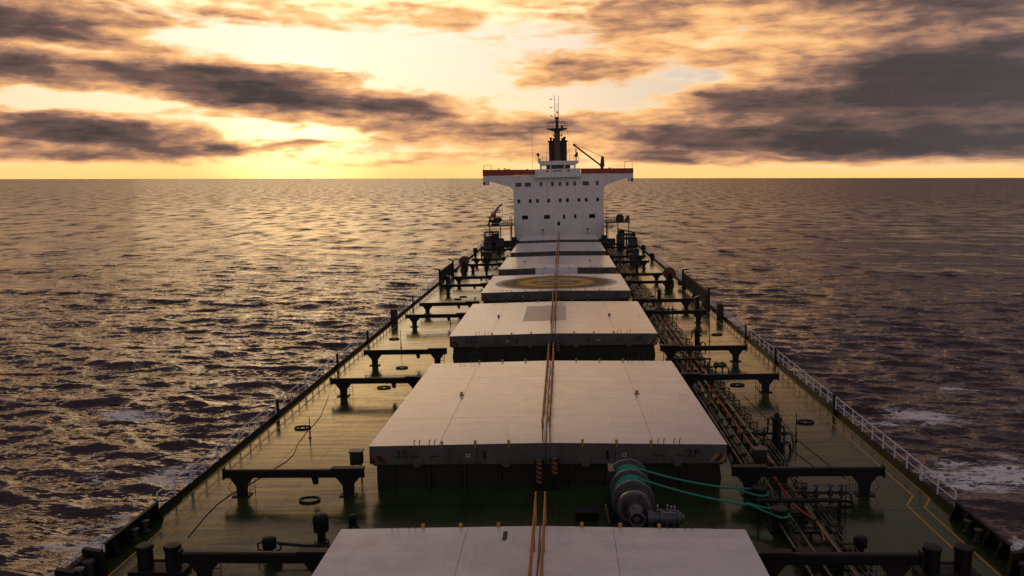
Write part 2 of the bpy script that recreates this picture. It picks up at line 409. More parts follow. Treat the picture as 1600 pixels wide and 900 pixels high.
def build_sea():
    rng = np.random.default_rng(11)
    H = CAM_WORLD.z; fpx = 832.0
    rs = [4.0]
    while rs[-1] < 26000:
        r = rs[-1]
        rs.append(r + max(.25 if r > 30 else 3.0, r * r / (fpx * H) * (.62 if r < 900 else 1.2)))
    rs = np.array(rs)
    ang = np.concatenate([np.radians(np.linspace(-180, -47, 40)[:-1]), np.radians(np.linspace(-47, 42, 900)), np.radians(np.linspace(42, 180, 40)[1:-1])])
    Rg, Ag = np.meshgrid(rs, ang, indexing='ij')
    x0 = CAM_WORLD.x + Rg * np.sin(Ag); y0 = Rg * np.cos(Ag)
    dr = np.gradient(rs)[:, None] * np.ones_like(Ag)
    x = x0.copy(); y = y0.copy(); z = np.zeros_like(x0); jac = np.zeros_like(x0)
    NW = 90
    lam = np.exp(np.linspace(math.log(.9), math.log(48.0), NW)) * rng.uniform(.93, 1.07, NW)
    th = np.radians(-104) + rng.normal(0, 1, NW) * np.radians(np.where(lam > 6, 13, 22))
    for L, T in zip(lam, th):
        k = 2 * math.pi / L
        st = .046 * min(1.0, (L / 2.0) ** .3) * min(1.0, (3.0 / L) ** .92)
        a = st / k
        att = np.clip((L / (2.2 * dr) - 1.0) * 1.2, 0, 1)
        # choppy patches
        g = .65 + .35 * np.sin(x0 * .021 + T * 9 + .013 * y0) * np.sin(y0 * .017 - T * 5)
        ph = k * (x0 * math.cos(T) + y0 * math.sin(T)) + rng.uniform(0, 6.28)
        s, c = np.sin(ph), np.cos(ph)
        A = a * att * g * 1.5
        z += A * c
        x -= .9 * A * math.cos(T) * s; y -= .9 * A * math.sin(T) * s
        jac += k * A * c
    # foam: breaking crests and patches churned up by the hull
    foam = np.clip((jac - .82) * 1.6, 0, 1) * (Rg < 400)
    for (fx, fy, ax, ay, amp) in ((30.5, 68, 3.4, 2.6, 1.0), (37.0, 77.5, 2.2, 1.1, .8), (29.5, 54, 4.5, 3.4, 1.0), (38.5, 70.5, 1.0, 2.0, .7), (26.5, 66, 2.4, 1.5, .6), (33, 58, 3, 2, .5),
                                  (-35.0, 65, 4.0, 1.7, .9), (-25.0, 51.5, 2.6, 2.0, .8), (-29.8, 50.5, 2.2, 1.1, .6), (-21.5, 55, 2.0, 5.0, .8), (-19.5, 61, 1.7, 8, .6), (-24, 42, 3, 4, .7), (24, 40, 3, 6, .7), (21, 47, 1.8, 6, .5)):
        foam = np.maximum(foam, amp * np.exp(-((x0 - fx) / ax) ** 2 - ((y0 - fy) / ay) ** 2))
    d = np.abs(x0) - 16.6
    wake = np.exp(-np.clip(d, 0, 50) / 1.3) * (d > -2) * (y0 > 0) * (y0 < 220) * .75
    foam = np.maximum(foam, wake)
    nr, na = Rg.shape
    co = np.stack([x, y, z], -1).reshape(-1, 3)
    i = np.arange(nr - 1)[:, None]; j = np.arange(na)[None, :]; jn = (j + 1) % na
    q = np.stack([i * na + j, i * na + jn, (i + 1) * na + jn, (i + 1) * na + j], -1).reshape(-1, 4)
    q = q[:, ::-1]
    me = bpy.data.meshes.new('sea')
    me.vertices.add(len(co)); me.vertices.foreach_set('co', co.astype(np.float32).ravel())
    me.loops.add(q.size); me.loops.foreach_set('vertex_index', q.astype(np.int32).ravel())
    me.polygons.add(len(q)); me.polygons.foreach_set('loop_start', np.arange(0, q.size, 4, dtype=np.int32))
    me.polygons.foreach_set('use_smooth', np.ones(len(q), bool))
    me.update(calc_edges=True)
    at = me.attributes.new('foam', 'FLOAT', 'POINT'); at.data.foreach_set('value', foam.astype(np.float32).ravel())
    far = np.clip((Rg - 110) / 700, 0, 1) ** .5
    at = me.attributes.new('far', 'FLOAT', 'POINT'); at.data.foreach_set('value', far.astype(np.float32).ravel())
    me.materials.append(sea_material())
    o = bpy.data.objects.new('sea', me); COL.objects.link(o)
    set_tags(o, label='dark choppy open sea with small whitecaps reaching the horizon', kind='structure')
    print('sea', len(co), len(q))
build_sea()

# ---------------------------------------------------------------- ship materials
def deck_material():
    m, t, b = new_mat('deck_paint')
    c = t.nodes.new('ShaderNodeTexCoord'); s = t.nodes.new('ShaderNodeSeparateXYZ'); t.links.new(c.outputs['Object'], s.inputs[0])
    mp = t.nodes.new('ShaderNodeMapping'); t.links.new(c.outputs['Object'], mp.inputs[0]); mp.inputs['Scale'].default_value = (1, .35, 1)
    n1 = noise(mp.outputs[0], .5, 4, .6, t, dim='2D').outputs['Fac']
    n2 = noise(mp.outputs[0], 3.0, 4, .65, t, dim='2D').outputs['Fac']
    mx = t.nodes.new('ShaderNodeMapping'); t.links.new(c.outputs['Object'], mx.inputs[0]); mx.inputs['Scale'].default_value = (.28, 1.4, 1)
    n3 = noise(mx.outputs[0], 1.0, 3, .55, t, dim='2D').outputs['Fac']
    col = mixc(sstep(n1, .3, .7, tree=t), (.014, .030, .009, 1), (.023, .046, .013, 1), t)
    col = mixc(sstep(n2, .58, .78, tree=t), col, (.040, .034, .014, 1), t)      # worn, rusty scuffs
    t.links.new(col, b.inputs['Base Color'])
    # damp sheen: wetter and drier patches
    r = mth('ADD', .13, mth('MULTIPLY', sstep(n3, .35, .7, tree=t), .08, tree=t), tree=t)
    r = mth('ADD', r, mth('MULTIPLY', sstep(n2, .5, .8, tree=t), .07, tree=t), tree=t)
    t.links.new(r, b.inputs['Roughness'])
    b.inputs['IOR'].default_value = 1.62
    b.inputs['Specular Tint'].default_value = (1.0, .90, .25, 1)
    # plating between frames is slightly dished, welds stand proud
    wy = mth('PINGPONG', mth('ADD', s.outputs['Y'], .3, tree=t), 1.25, tree=t)
    wx = mth('PINGPONG', s.outputs['X'], 1.35, tree=t)
    weld = mth('MAXIMUM', sstep(wx, .0, .03, 1.0, 0.0, tree=t), sstep(mth('PINGPONG', s.outputs['Y'], 4.6, tree=t), .0, .03, 1.0, 0.0, tree=t), tree=t)
    dish = mth('MULTIPLY', mth('SINE', mth('MULTIPLY', s.outputs['Y'], 7.4, tree=t), tree=t), .03, tree=t)
    h = mth('ADD', mth('MULTIPLY', weld, .12, tree=t), mth('ADD', mth('MULTIPLY', n3, .75, tree=t), mth('ADD', dish, mth('MULTIPLY', n2, .06, tree=t), tree=t), tree=t), tree=t)
    bp = t.nodes.new('ShaderNodeBump'); bp.inputs['Strength'].default_value = .45; bp.inputs['Distance'].default_value = .02
    t.links.new(h, bp.inputs['Height']); t.links.new(bp.outputs[0], b.inputs['Normal'])
    return m

def cover_material(name, col):
    """pale hatch paint with scuffs, faint weld seams and rain-dirt drifting to the edges"""
    m, t, b = new_mat(name)
    c = t.nodes.new('ShaderNodeTexCoord')
    mp = t.nodes.new('ShaderNodeMapping'); t.links.new(c.outputs['Object'], mp.inputs[0]); mp.inputs['Scale'].default_value = (.30, 1.5, 1)
    n1 = noise(mp.outputs[0], .7, 5, .6, t).outputs['Fac']
    n2 = noise(c.outputs['Object'], 1.1, 6, .65, t).outputs['Fac']
    n3 = noise(c.outputs['Object'], 9.0, 3, .6, t).outputs['Fac']
    k = mth('ADD', mth('MULTIPLY', n1, .55, tree=t), mth('MULTIPLY', n2, .45, tree=t), tree=t)
    cc = mixc(sstep(k, .34, .62, tree=t), tuple(x * .80 for x in col) + (1,), tuple(col) + (1,), t)
    cc = mixc(mth('MULTIPLY', sstep(n2, .60, .72, tree=t), .5, tree=t), cc, tuple(x * .62 for x in col) + (1,), t)
    mr = t.nodes.new('ShaderNodeMapping'); t.links.new(c.outputs['Object'], mr.inputs[0]); mr.inputs['Scale'].default_value = (1.6, .22, 1)
    n4 = noise(mr.outputs[0], 1.3, 6, .68, t).outputs['Fac']
    cc = mixc(mth('MULTIPLY', sstep(n4, .56, .74, tree=t), .5, tree=t), cc, tuple(x * .55 for x in col) + (1,), t)      # wash marks
    cc = mixc(mth('MULTIPLY', sstep(n3, .64, .74, tree=t), .6, tree=t), cc, (.16, .09, .06, 1), t)                       # rust freckles
    t.links.new(cc, b.inputs['Base Color'])
    t.links.new(mth('ADD', .11, mth('MULTIPLY', n2, .18, tree=t), tree=t), b.inputs['Roughness'])
    b.inputs['IOR'].default_value = 1.6
    bp = t.nodes.new('ShaderNodeBump'); bp.inputs['Strength'].default_value = .35; bp.inputs['Distance'].default_value = .012
    t.links.new(mth('ADD', n1, mth('MULTIPLY', n3, .2, tree=t), tree=t), bp.inputs['Height']); t.links.new(bp.outputs[0], b.inputs['Normal'])
    return m

def stripes_material(name, c1, c2, ang, period, bias=0.0):
    m, t, b = new_mat(name)
    c = t.nodes.new('ShaderNodeTexCoord'); s = t.nodes.new('ShaderNodeSeparateXYZ'); t.links.new(c.outputs['Object'], s.inputs[0])
    v = mth('ADD', mth('MULTIPLY', s.outputs['X'], math.cos(ang), tree=t), mth('MULTIPLY', s.outputs['Z'], math.sin(ang), tree=t), tree=t)
    f = mth('GREATER_THAN', mth('FRACT', mth('DIVIDE', mth('ADD', v, 50.0, tree=t), period, tree=t), tree=t), .5 + bias, tree=t)
    n = noise(c.outputs['Object'], 6.0, 5, .65, t).outputs['Fac']
    cc = mixc(f, (*c1, 1), (*c2, 1), t)
    cc = mixc(mth('MULTIPLY', sstep(n, .5, .7, tree=t), .6, tree=t), cc, (.05, .035, .025, 1), t)
    t.links.new(cc, b.inputs['Base Color']); b.inputs['Roughness'].default_value = .55
    return m

def helipad_material():
    """worn ochre disc with a brighter yellow ring, flat paint on the cover"""
    m, t, b = new_mat('helipad_paint')
    c = t.nodes.new('ShaderNodeTexCoord'); s = t.nodes.new('ShaderNodeSeparateXYZ'); t.links.new(c.outputs['Object'], s.inputs[0])
    n = noise(c.outputs['Object'], 1.6, 6, .7, t).outputs['Fac']; n2 = noise(c.outputs['Object'], 6.0, 5, .7, t).outputs['Fac']
    r = mth('SQRT', mth('ADD', mth('POWER', s.outputs['X'], 2.0, tree=t), mth('POWER', s.outputs['Y'], 2.0, tree=t), tree=t), tree=t)
    ring = mth('MULTIPLY', sstep(mth('ADD', r, mth('MULTIPLY', mth('SUBTRACT', n2, .5, tree=t), .5, tree=t), tree=t), 2.85, 3.0, tree=t), sstep(mth('ADD', r, mth('MULTIPLY', mth('SUBTRACT', n2, .5, tree=t), .6, tree=t), tree=t), 4.2, 4.4, 1.0, 0.0, tree=t), tree=t)
    base = mixc(sstep(n, .35, .65, tree=t), (.12, .065, .028, 1), (.24, .13, .05, 1), t)
    base = mixc(mth('MULTIPLY', sstep(n2, .52, .66, tree=t), .8, tree=t), base, (.05, .035, .03, 1), t)
    yel = mixc(mth('MULTIPLY', sstep(n2, .5, .7, tree=t), .6, tree=t), (.62, .34, .03, 1), (.36, .18, .03, 1), t)
    cc = mixc(ring, base, yel, t)
    wear = mth('MULTIPLY', sstep(mth('ADD', r, mth('MULTIPLY', mth('SUBTRACT', n2, .5, tree=t), 3.0, tree=t), tree=t), 5.9, 6.7, tree=t), .9, tree=t)
    cc = mixc(wear, cc, (.78, .73, .72, 1), t)
    t.links.new(cc, b.inputs['Base Color']); b.inputs['Roughness'].default_value = .6; b.inputs['Specular IOR Level'].default_value = .3
    return m

M = {}
M['deck'] = deck_material()
M['black'] = paint('black_steel', (.009, .0095, .009), .5, .3, 2.0, rust=.1, bump=.15, spec=.3)
M['gear'] = paint('dark_machinery_paint', (.030, .034, .036), .40, .35, 3.0, rust=.15, bump=.2)
M['coaming'] = paint('coaming_paint', (.014, .018, .015), .5, .35, 1.2, rust=.1, bump=.15, stretch=(1, 1, 2))
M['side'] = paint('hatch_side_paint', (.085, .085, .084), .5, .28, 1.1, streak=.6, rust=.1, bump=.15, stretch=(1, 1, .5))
M['cover'] = cover_material('hatch_top_paint', (.84, .80, .775))
M['patch'] = paint('repaint_patch_grey', (.46, .42, .42), .36, .2, 1.6, bump=.1)
M['patch_white'] = paint('repaint_patch_white', (.86, .86, .86), .5, .12, 1.6, bump=.1)
M['white'] = paint('superstructure_white', (.80, .785, .765), .5, .14, .5, rust=.0, streak=.55, bump=.06, stretch=(1, 1, .4))
M['red'] = paint('bulwark_red', (.36, .05, .025), .45, .2, .8, bump=.05)
M['rust_yellow'] = paint('rusty_yellow_rail', (.45, .18, .03), .55, .4, 6.0, rust=.35, bump=.2)
M['yellow'] = paint('deck_line_yellow', (.55, .32, .03), .5, .3, 5.0, rust=.1)
M['cleat'] = paint('cleat_yellow', (.46, .25, .03), .5, .35, 5.0, rust=.2)
M['rail'] = paint('galvanised_rail', (.72, .74, .78), .4, .2, 4.0, rust=.05, metallic=.0)
M['letter'] = paint('stencil_black', (.010, .010, .010), .6, .2, 4.0)
M['white_line'] = paint('marking_white', (.62, .60, .58), .55, .3, 4.0)
M['hazard_red'] = stripes_material('hazard_red_black', (.012, .012, .012), (.20, .030, .016), rad(38), .34)
M['hazard_orange'] = stripes_material('hazard_orange_black', (.012, .012, .012), (.36, .15, .030), rad(-38), .34)
M['hazard_post'] = stripes_material('hazard_post_stripes', (.018, .016, .014), (.30, .12, .035), rad(68), .20)
M['helipad'] = helipad_material()
M['red_pipe'] = paint('fire_main_red', (.28, .032, .026), .42, .3, 4.0, rust=.1)
M['yellow_pipe'] = paint('pipe_ochre', (.17, .115, .045), .4, .3, 4.0, rust=.1)
M['grey_pipe'] = paint('pipe_grey', (.06, .055, .05), .4, .3, 4.0, rust=.15)
M['green_rope'] = paint('green_mooring_rope', (.03, .30, .20), .75, .35, 14.0, bump=.6)
M['winch'] = paint('winch_grey', (.085, .095, .105), .36, .3, 2.5, rust=.12, bump=.2)
M['steel'] = paint('worn_steel', (.32, .32, .33), .34, .3, 5.0, rust=.1, metallic=.7)
M['reel'] = paint('reel_red_brown', (.13, .045, .03), .5, .3, 4.0, rust=.2)
M['orange'] = paint('davit_orange', (.24, .075, .02), .5, .25, 2.0, rust=.1)
M['boat'] = paint('boat_dark', (.022, .020, .020), .45, .3, 1.5)
M['cable'] = paint('rubber_cable', (.010, .010, .010), .55, .2, 4.0)
M['funnel'] = paint('funnel_black', (.014, .012, .011), .5, .25, 1.0)
M['mast'] = paint('mast_buff', (.10, .062, .022), .5, .25, 1.0)
M['hull'] = paint('hull_plating', (.05, .035, .03), .5, .25, .4, rust=.2)
M['blue'] = paint('valve_blue', (.02, .045, .13), .45, .3, 3.0)
def glass_dark():
    m, t, b = new_mat('window_glass'); b.inputs['Base Color'].default_value = (.010, .011, .013, 1); b.inputs['Roughness'].default_value = .06
    return m
def glass_clear():
    m, t, b = new_mat('clear_glass'); b.inputs['Base Color'].default_value = (.9, .95, .95, 1); b.inputs['Roughness'].default_value = .02
    b.inputs['Alpha'].default_value = .22
    return m
M['glass'] = glass_dark(); M['clear'] = glass_clear()

# ---------------------------------------------------------------- hull and deck
HALF = 16.25
hull = thing('ship_hull', 'long green-decked bulk carrier hull running away from the camera', 'ship hull', (0, 0, 0))
outline = [(0, -14), (5, -12.5), (9.5, -9), (13, -3), (15.2, 6), (HALF, 18), (HALF, 196), (15.4, 210), (13, 220), (0, 222)]
full = outline + [(-x, y) for x, y in reversed(outline[1:-1])]
mb = MB(); n = len(full)
mb.add([(x, y, 0) for x, y in full], [tuple(range(n))])
dk = mb.build('deck', M['deck'], hull)
mb = MB()
mb.add([(x, y, -.01) for x, y in full] + [(x, y, -11) for x, y in full], [(i, (i + 1) % n, n + (i + 1) % n, n + i) for i in range(n)])
mb.build('side_plating', M['hull'], hull)
for s in (-1, 1):
    mb = MB()
    mb.box(s * 16.21 - .025, s * 16.21 + .025, 18, 196, .002, .26)
    mb.build('gunwale_bar', M['black'], hull)
    for pts in ([(15.91, 190), (15.93, 34.15), (15.32, 33.15), (15.32, 18)], [(15.36, 190), (15.38, 34.45), (14.72, 33.4), (14.74, 18)]):
        mb = MB(); w = .038
        for (xa, ya), (xb, yb) in zip(pts[:-1], pts[1:]):
            d = Vector((xb - xa, yb - ya)).normalized(); nx, ny = -d.y * w, d.x * w
            q = [(xa + nx - d.x * .02, ya + ny), (xb + nx, yb + ny), (xb - nx, yb - ny), (xa - nx, ya - ny)]
            mb.add([(s * x, y, .005) for x, y in q], [(0, 1, 2, 3)])
        mb.build('painted_line', M['yellow'], hull)
# weld seams standing a few millimetres proud of the deck plating
mb = MB()
for s in (-1, 1):
    for x in (9.4, 11.35, 13.3):
        mb.box(s * x - .014, s * x + .014, 20, 186, .001, .006)
    for k in range(19):
        y = 24 + k * 8.9
        mb.box(min(s * 8.2, s * 16.1), max(s * 8.2, s * 16.1), y - .014, y + .014, .0015, .006)
mb.build('weld_seam', M['deck'], hull, kind='stuff')

# ---------------------------------------------------------------- hatches
ORD = ['nearest', 'second', 'third', 'fourth', 'fifth', 'sixth', 'seventh']
HATCH = [(11.5, 26.6, 6.75), (35.6, 52.6, 7.9), (62.4, 79.4, 7.9), (87.5, 103.4, 7.9), (111.5, 129.5, 7.9), (138.2, 158.6, 7.9), (165.8, 181.8, 7.9)]
ZT = 1.90               # cover edge height
CAMBER = .12

def text_mesh(body, size, depth=.006):
    cu = bpy.data.curves.new('txt', 'FONT'); cu.body = body; cu.size = size; cu.extrude = depth; cu.align_x = 'CENTER'; cu.align_y = 'CENTER'
    cu.offset = .012
    cu.space_character = 1.25
    o = bpy.data.objects.new('txt', cu); COL.objects.link(o)
    me = bpy.data.meshes.new_from_object(o.evaluated_get(bpy.context.evaluated_depsgraph_get()))
    bpy.data.objects.remove(o); bpy.data.curves.remove(cu)
    return me

def top_z(x, hw): return ZT + CAMBER * (1 - abs(x) / hw)

looks = ['plain pale grey-pink', 'pale grey-pink, marked 2S and 2P', 'pale, with a darker repainted rectangle', 'pale, with the round ochre helipad', 'pale, with a whitish patch at its near edge', 'small pale far-off', 'farthest pale, against the white deckhouse']
for hi, (y0, y1, hw) in enumerate(HATCH):
    T_ = thing('hatch', '%s hatch cover, the %s from the camera' % (looks[hi], ORD[hi]), 'hatch cover', (0, y0, 0), 'cargo hatches along the centreline')
    if hi == 0: T_['label'] = 'plain pale grey-pink hatch cover at the bottom of the picture, nearest'
    if hi == 6: T_['label'] = 'farthest pale hatch cover, right against the foot of the white deckhouse'
    # coaming with its stays
    mb = MB(); c = .10
    ix, iy0, iy1 = hw - .25, y0 + .25, y1 - .25
    mb.box(-ix, ix, iy0, iy0 + c, 0, 1.02); mb.box(-ix, ix, iy1 - c, iy1, 0, 1.02)
    mb.box(-ix, -ix + c, iy0 + c, iy1 - c, 0, 1.02); mb.box(ix - c, ix, iy0 + c, iy1 - c, 0, 1.02)
    mb.box(-ix - .12, ix + .12, iy0 - .14, iy0 - .002, .96, 1.02)
    co = mb.build('coaming', M['coaming'], T_)
    for k in range(int((2 * ix) / 1.6)):
        x = -ix + .8 + k * 1.6
        MB().prism([(iy0 - .005, 0), (iy0 - .30, 0), (iy0 - .10, .955), (iy0 - .005, .955)], x - .02, x + .02, 'yz').build('stay', M['coaming'], co)
    for s in (-1, 1):
        for k in range(int((y1 - y0) / 2.2)):
            y = y0 + 1.1 + k * 2.2
            MB().prism([(s * (ix + .005), 0), (s * (ix + .22), 0), (s * (ix + .10), .95), (s * (ix + .005), .95)], y - .02, y + .02, 'xz').build('stay', M['coaming'], co)
    # two side-rolling panels, each with a skirt and a top that falls away from the centreline
    taper = .973 if hi == 1 else 1.0
    for s, side in ((-1, 'S'), (1, 'P')):
        mb = MB(); g = .012; hwf = hw * taper
        x1n, x1f = s * hw, s * hwf; xm = s * g
        zb = 1.06; zm = ZT + CAMBER
        v = [(xm, y0, zb), (x1n, y0, zb), (x1n, y0, ZT - .004), (xm, y0, zm - .004), (xm, y1, zb), (x1f, y1, zb), (x1f, y1, ZT - .004), (xm, y1, zm - .004)]
        mb.add(v, [(0, 1, 2, 3), (5, 4, 7, 6), (1, 5, 6, 2), (4, 0, 3, 7), (0, 4, 5, 1), (3, 2, 6, 7)])
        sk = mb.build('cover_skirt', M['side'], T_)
        # top plates, separate strips with real joints between them
        nrow = max(2, round((y1 - y0) / 4.25)); hgt = (y1 - y0) / nrow
        cuts = [g / hw, .6, 1.0] if hi in (1, 2) else [g / hw, .36, 1.0] if hi == 0 else [g / hw, .6, 1.0]
        for r in range(nrow):
            for cI in range(2):
                ya, yb = y0 + r * hgt + (.009 if r else -.012), y0 + (r + 1) * hgt - (.009 if r < nrow - 1 else -.012)
                def xx(f, y): return s * f * (hw + (hwf - hw) * (y - y0) / (y1 - y0))
                fa = cuts[cI] + (.0011 if cI else 0); fb = cuts[cI + 1] - (.0011 if cI == 0 else -.0016)
                pl = []
                for zz in (-.003, .012):
                    for (f, y) in ((fa, ya), (fb, ya), (fb, yb), (fa, yb)):
                        x = xx(f, y); pl.append((x, y, top_z(x, hw if y == ya else hw) + zz))
                MB().add(pl, [(0, 3, 2, 1), (4, 5, 6, 7), (0, 1, 5, 4), (1, 2, 6, 5), (2, 3, 7, 6), (3, 0, 4, 7)]).build('top_plate', M['cover'], sk)
        # painted number on the near face
        if 1 <= hi <= 5:
            me = text_mesh('%d%s' % (hi + 1, side), .50); me.materials.append(M['letter'])
            o = bpy.data.objects.new('hatch_number', me); COL.objects.link(o); o.parent = T_
            o.location = (s * (hw - 1.45), -.004 - .006, 1.50); o.rotation_euler = (math.pi / 2, 0, 0)
        # hazard stripes at the outer corner, proud of the skirt
        if hi >= 1:
            xa, xb = s * (hw - .03), s * (hw - .80)
            MB().prism([(xa, 1.13), (xb, 1.13), (xb + s * .22, 1.47), (xa, 1.47)], y0 - .006, y0 - .001).build('hazard_stripe', M['hazard_red'] if s < 0 else M['hazard_orange'], T_)
        if hi in (1, 2, 3):
            # roller housings hanging from the skirt, inspection box and a pair of handles
            for x in (5.75, 1.75):
                MB().lathe((s * x, y0 - .10, 1.13), (0, 1, 0), [(0, .05), (0, .19), (.03, .21), (.10, .21)], 14).build('roller_housing', M['side'], T_)
            bx = MB(); bx.box(s * 3.45 - .36, s * 3.45 + .36, y0 - .07, y0 - .001, 1.18, 1.74)
            ib = bx.build('inspection_box', M['side'], T_, bevel=.012)
            fr = MB()
            for q in ((-.09, .09, 1.40, 1.43), (-.09, .09, 1.52, 1.55), (-.09, -.06, 1.43, 1.52), (.06, .09, 1.43, 1.52)):
                fr.box(s * 3.45 + q[0], s * 3.45 + q[1], y0 - .079, y0 - .0705, q[2], q[3])
            fr.build('square_mark', M['white_line'], ib)
            for x in (4.95, 5.85):
                MB().tube([(s * x - .16, y0 - .002, 1.46), (s * x - .16, y0 - .06, 1.45), (s * x + .16, y0 - .06, 1.45), (s * x + .16, y0 - .002, 1.46)], .016, 6).build('grab_handle', M['black'], T_)
            MB().box(s * 2.72 - .05, s * 2.72 + .05, y0 - .05, y0 - .001, 1.30, 1.66).build('lock_bar', M['black'], T_)
        # cleats and rod hooks along the ends
        for yy, dy in ((y0, .03), (y1, -.03)):
            if hi > 3 and dy < 0: continue
            for x in (4.62, 3.12, 1.63):
                x *= hw / 7.9
                z = top_z(x, hw)
                MB().box(s * x - .055, s * x + .055, yy + dy - .02, yy + dy + .08, z + .012, z + .15).prism([(s * x - .04, z - .16), (s * x + .04, z - .16), (s * x + .02, z - .02), (s * x - .02, z - .02)], yy - dy * 1.4 - .02, yy - dy * 1.4 + .01).build('cleat', M['cleat'], T_)
            if hi < 5:
                for x in (4.93, 5.18, 5.62, 5.86):
                    x *= hw / 7.9
                    z = top_z(x, hw)
                    MB().tube([(s * x, yy + dy, z), (s * x, yy + dy, z + .19), (s * x + .05, yy + dy - .01, z + .25), (s * x + .06, yy + dy - .02, z + .21)], .020, 5).build('rod_hook', M['gear'], T_)
        # lifting lug in the middle of each panel
        if hi <= 4:
            x, y = s * 4.76 * hw / 7.9, (y0 + y1) / 2 + (.1 if hi != 2 else 0)
            z = top_z(x, hw) + .012
            MB().lathe((x, y, z), (0, 0, 1), [(0, .14), (.03, .14), (.05, .07), (.10, .07), (.15, .10), (.20, .06), (.21, .0)], 10).build('lifting_lug', M['cleat'] if hi < 2 else M['gear'], T_)
        if hi in (1, 2):
            x, y = s * 7.35 * (.978 if hi == 1 else 1), (y0 + y1) / 2 - .5
            z = top_z(x, hw)
            if s > 0:
                MB().tube([(x - .22, y, z), (x - .22, y, z + .13), (x + .22, y, z + .13), (x + .22, y, z)], .022, 6).build('grab_handle', M['rail'], T_)
    if hi == 0:
        x, y = -1.12, 25.85; z = top_z(x, hw) + .0125
        MB().add([(x - .075, y - .36, z), (x + .075, y - .36, z), (x + .075, y + .36, z + .006), (x - .075, y + .36, z + .006)], [(0, 1, 2, 3)]).build('dark_patch', M['letter'], T_)
    if hi == 2:
        mb = MB()
        for xa, xb in ((-2.55, -.02), (.02, 1.05)):
            mb.add([(xa, 68.3, top_z(xa, hw) + .017), (xb, 68.3, top_z(xb, hw) + .017), (xb, 76.7, top_z(xb, hw) + .017), (xa, 76.7, top_z(xa, hw) + .017)], [(0, 1, 2, 3)])
        mb.build('repainted_rectangle', M['patch'], T_)
    if hi == 4:
        mb = MB(); ye = y0 + 4.2
        for xa, xb in ((-2.9, -.02), (.02, 2.75)):
            za, zb = top_z(xa, hw), top_z(xb, hw)
            mb.add([(xa, y0 - .018, za + .018), (xb, y0 - .018, zb + .018), (xb, ye, zb + .018), (xa, ye, za + .018)], [(0, 1, 2, 3)])
            mb.add([(xa, y0 - .018, .55), (xb, y0 - .018, .55), (xb, y0 - .018, zb + .018), (xa, y0 - .018, za + .018)], [(0, 1, 2, 3)])
        mb.build('whitish_patch', M['patch_white'], T_)
    if hi == 3:
        # helipad disc: two half discs following the slope of the panels
        yc = 95.3
        mb = MB(); R_ = 7.0; N = 40
        for s in (-1, 1):
            pts = [(0.02, -R_ * .96)] + [(R_ * math.sin(math.pi * k / N) if 0 < k < N else .02, -R_ * math.cos(math.pi * k / N) * .96) for k in range(1, N)] + [(.02, R_ * .96)]
            mb.add([(s * x, yc + y, top_z(x, hw) + .017) for x, y in pts], [tuple(range(len(pts)))])
        me = mb.mesh('helipad_disc', (0, yc, 0)); me.materials.append(M['helipad'])
        o = bpy.data.objects.new('helipad_disc', me); COL.objects.link(o); o.parent = T_; o.location = (0, yc - y0, 0)
        OFF[o.name] = Vector((0, yc, 0))
        o['label'] = 'worn ochre circle with a yellow ring painted on the cover'
        mb = MB()
        def strip(xa, xb, ya, yb):
            mb.add([(xa, ya, top_z(xa, hw) + .024), (xb, ya, top_z(xb, hw) + .024), (xb, yb, top_z(xb, hw) + .024), (xa, yb, top_z(xa, hw) + .024)], [(0, 1, 2, 3)])
        for yy in (94.3, 96.9):
            strip(-2.15, -.02, yy - .28, yy + .28); strip(.02, 2.15, yy - .28, yy + .28)
        strip(-.30, -.02, 94.58, 96.62); strip(.02, .30, 94.58, 96.62)
        mb.build('letter_h', M['white_line'], T_)

# ---------------------------------------------------------------- handrails along the centreline of each hatch
for hi, (y0, y1, hw) in enumerate(HATCH):
    a, b = y0 + .05, y1 + (.15 if hi else .2)
    for s, x in (('left', -.12), ('right', .19)):
        T_ = thing('handrail', '%s rusty yellow handrail along the middle of the %s hatch cover' % (s, ORD[hi]), 'handrail', (x, a, top_z(x, hw)), 'rusty yellow handrails on the hatch covers')
        zb = top_z(x, hw)
        MB().tube([(x, a, zb + 1.12), (x, b, zb + 1.12)], .030, 7).build('top_rail', M['rust_yellow'], T_)
        MB().tube([(x, a, zb + .60), (x, b, zb + .60)], .026, 6).build('middle_rail', M['rust_yellow'], T_)
        nn = max(5, int((b - a) / 2.0))
        for k in range(nn + 1):
            y = a + (b - a) * k / nn
            MB().tube([(x + random.uniform(-.015, .015), y, zb), (x + random.uniform(-.02, .02), y, zb + 1.12)], .030, 6).build('post', M['rust_yellow'], T_)
    if hi < 5:
        pts = [(.03 + .025 * math.sin(k * 1.3 + hi), a + (b - a) * k / 24, top_z(0, hw) + .035 + .01 * math.sin(k * 2.1)) for k in range(25)]
        MB().tube(pts, .022, 6).build('hydraulic_hose', M['cable'], label='thin dark hose between the handrails of the %s hatch cover' % ORD[hi], cat='hose', group='hoses along the hatch covers')

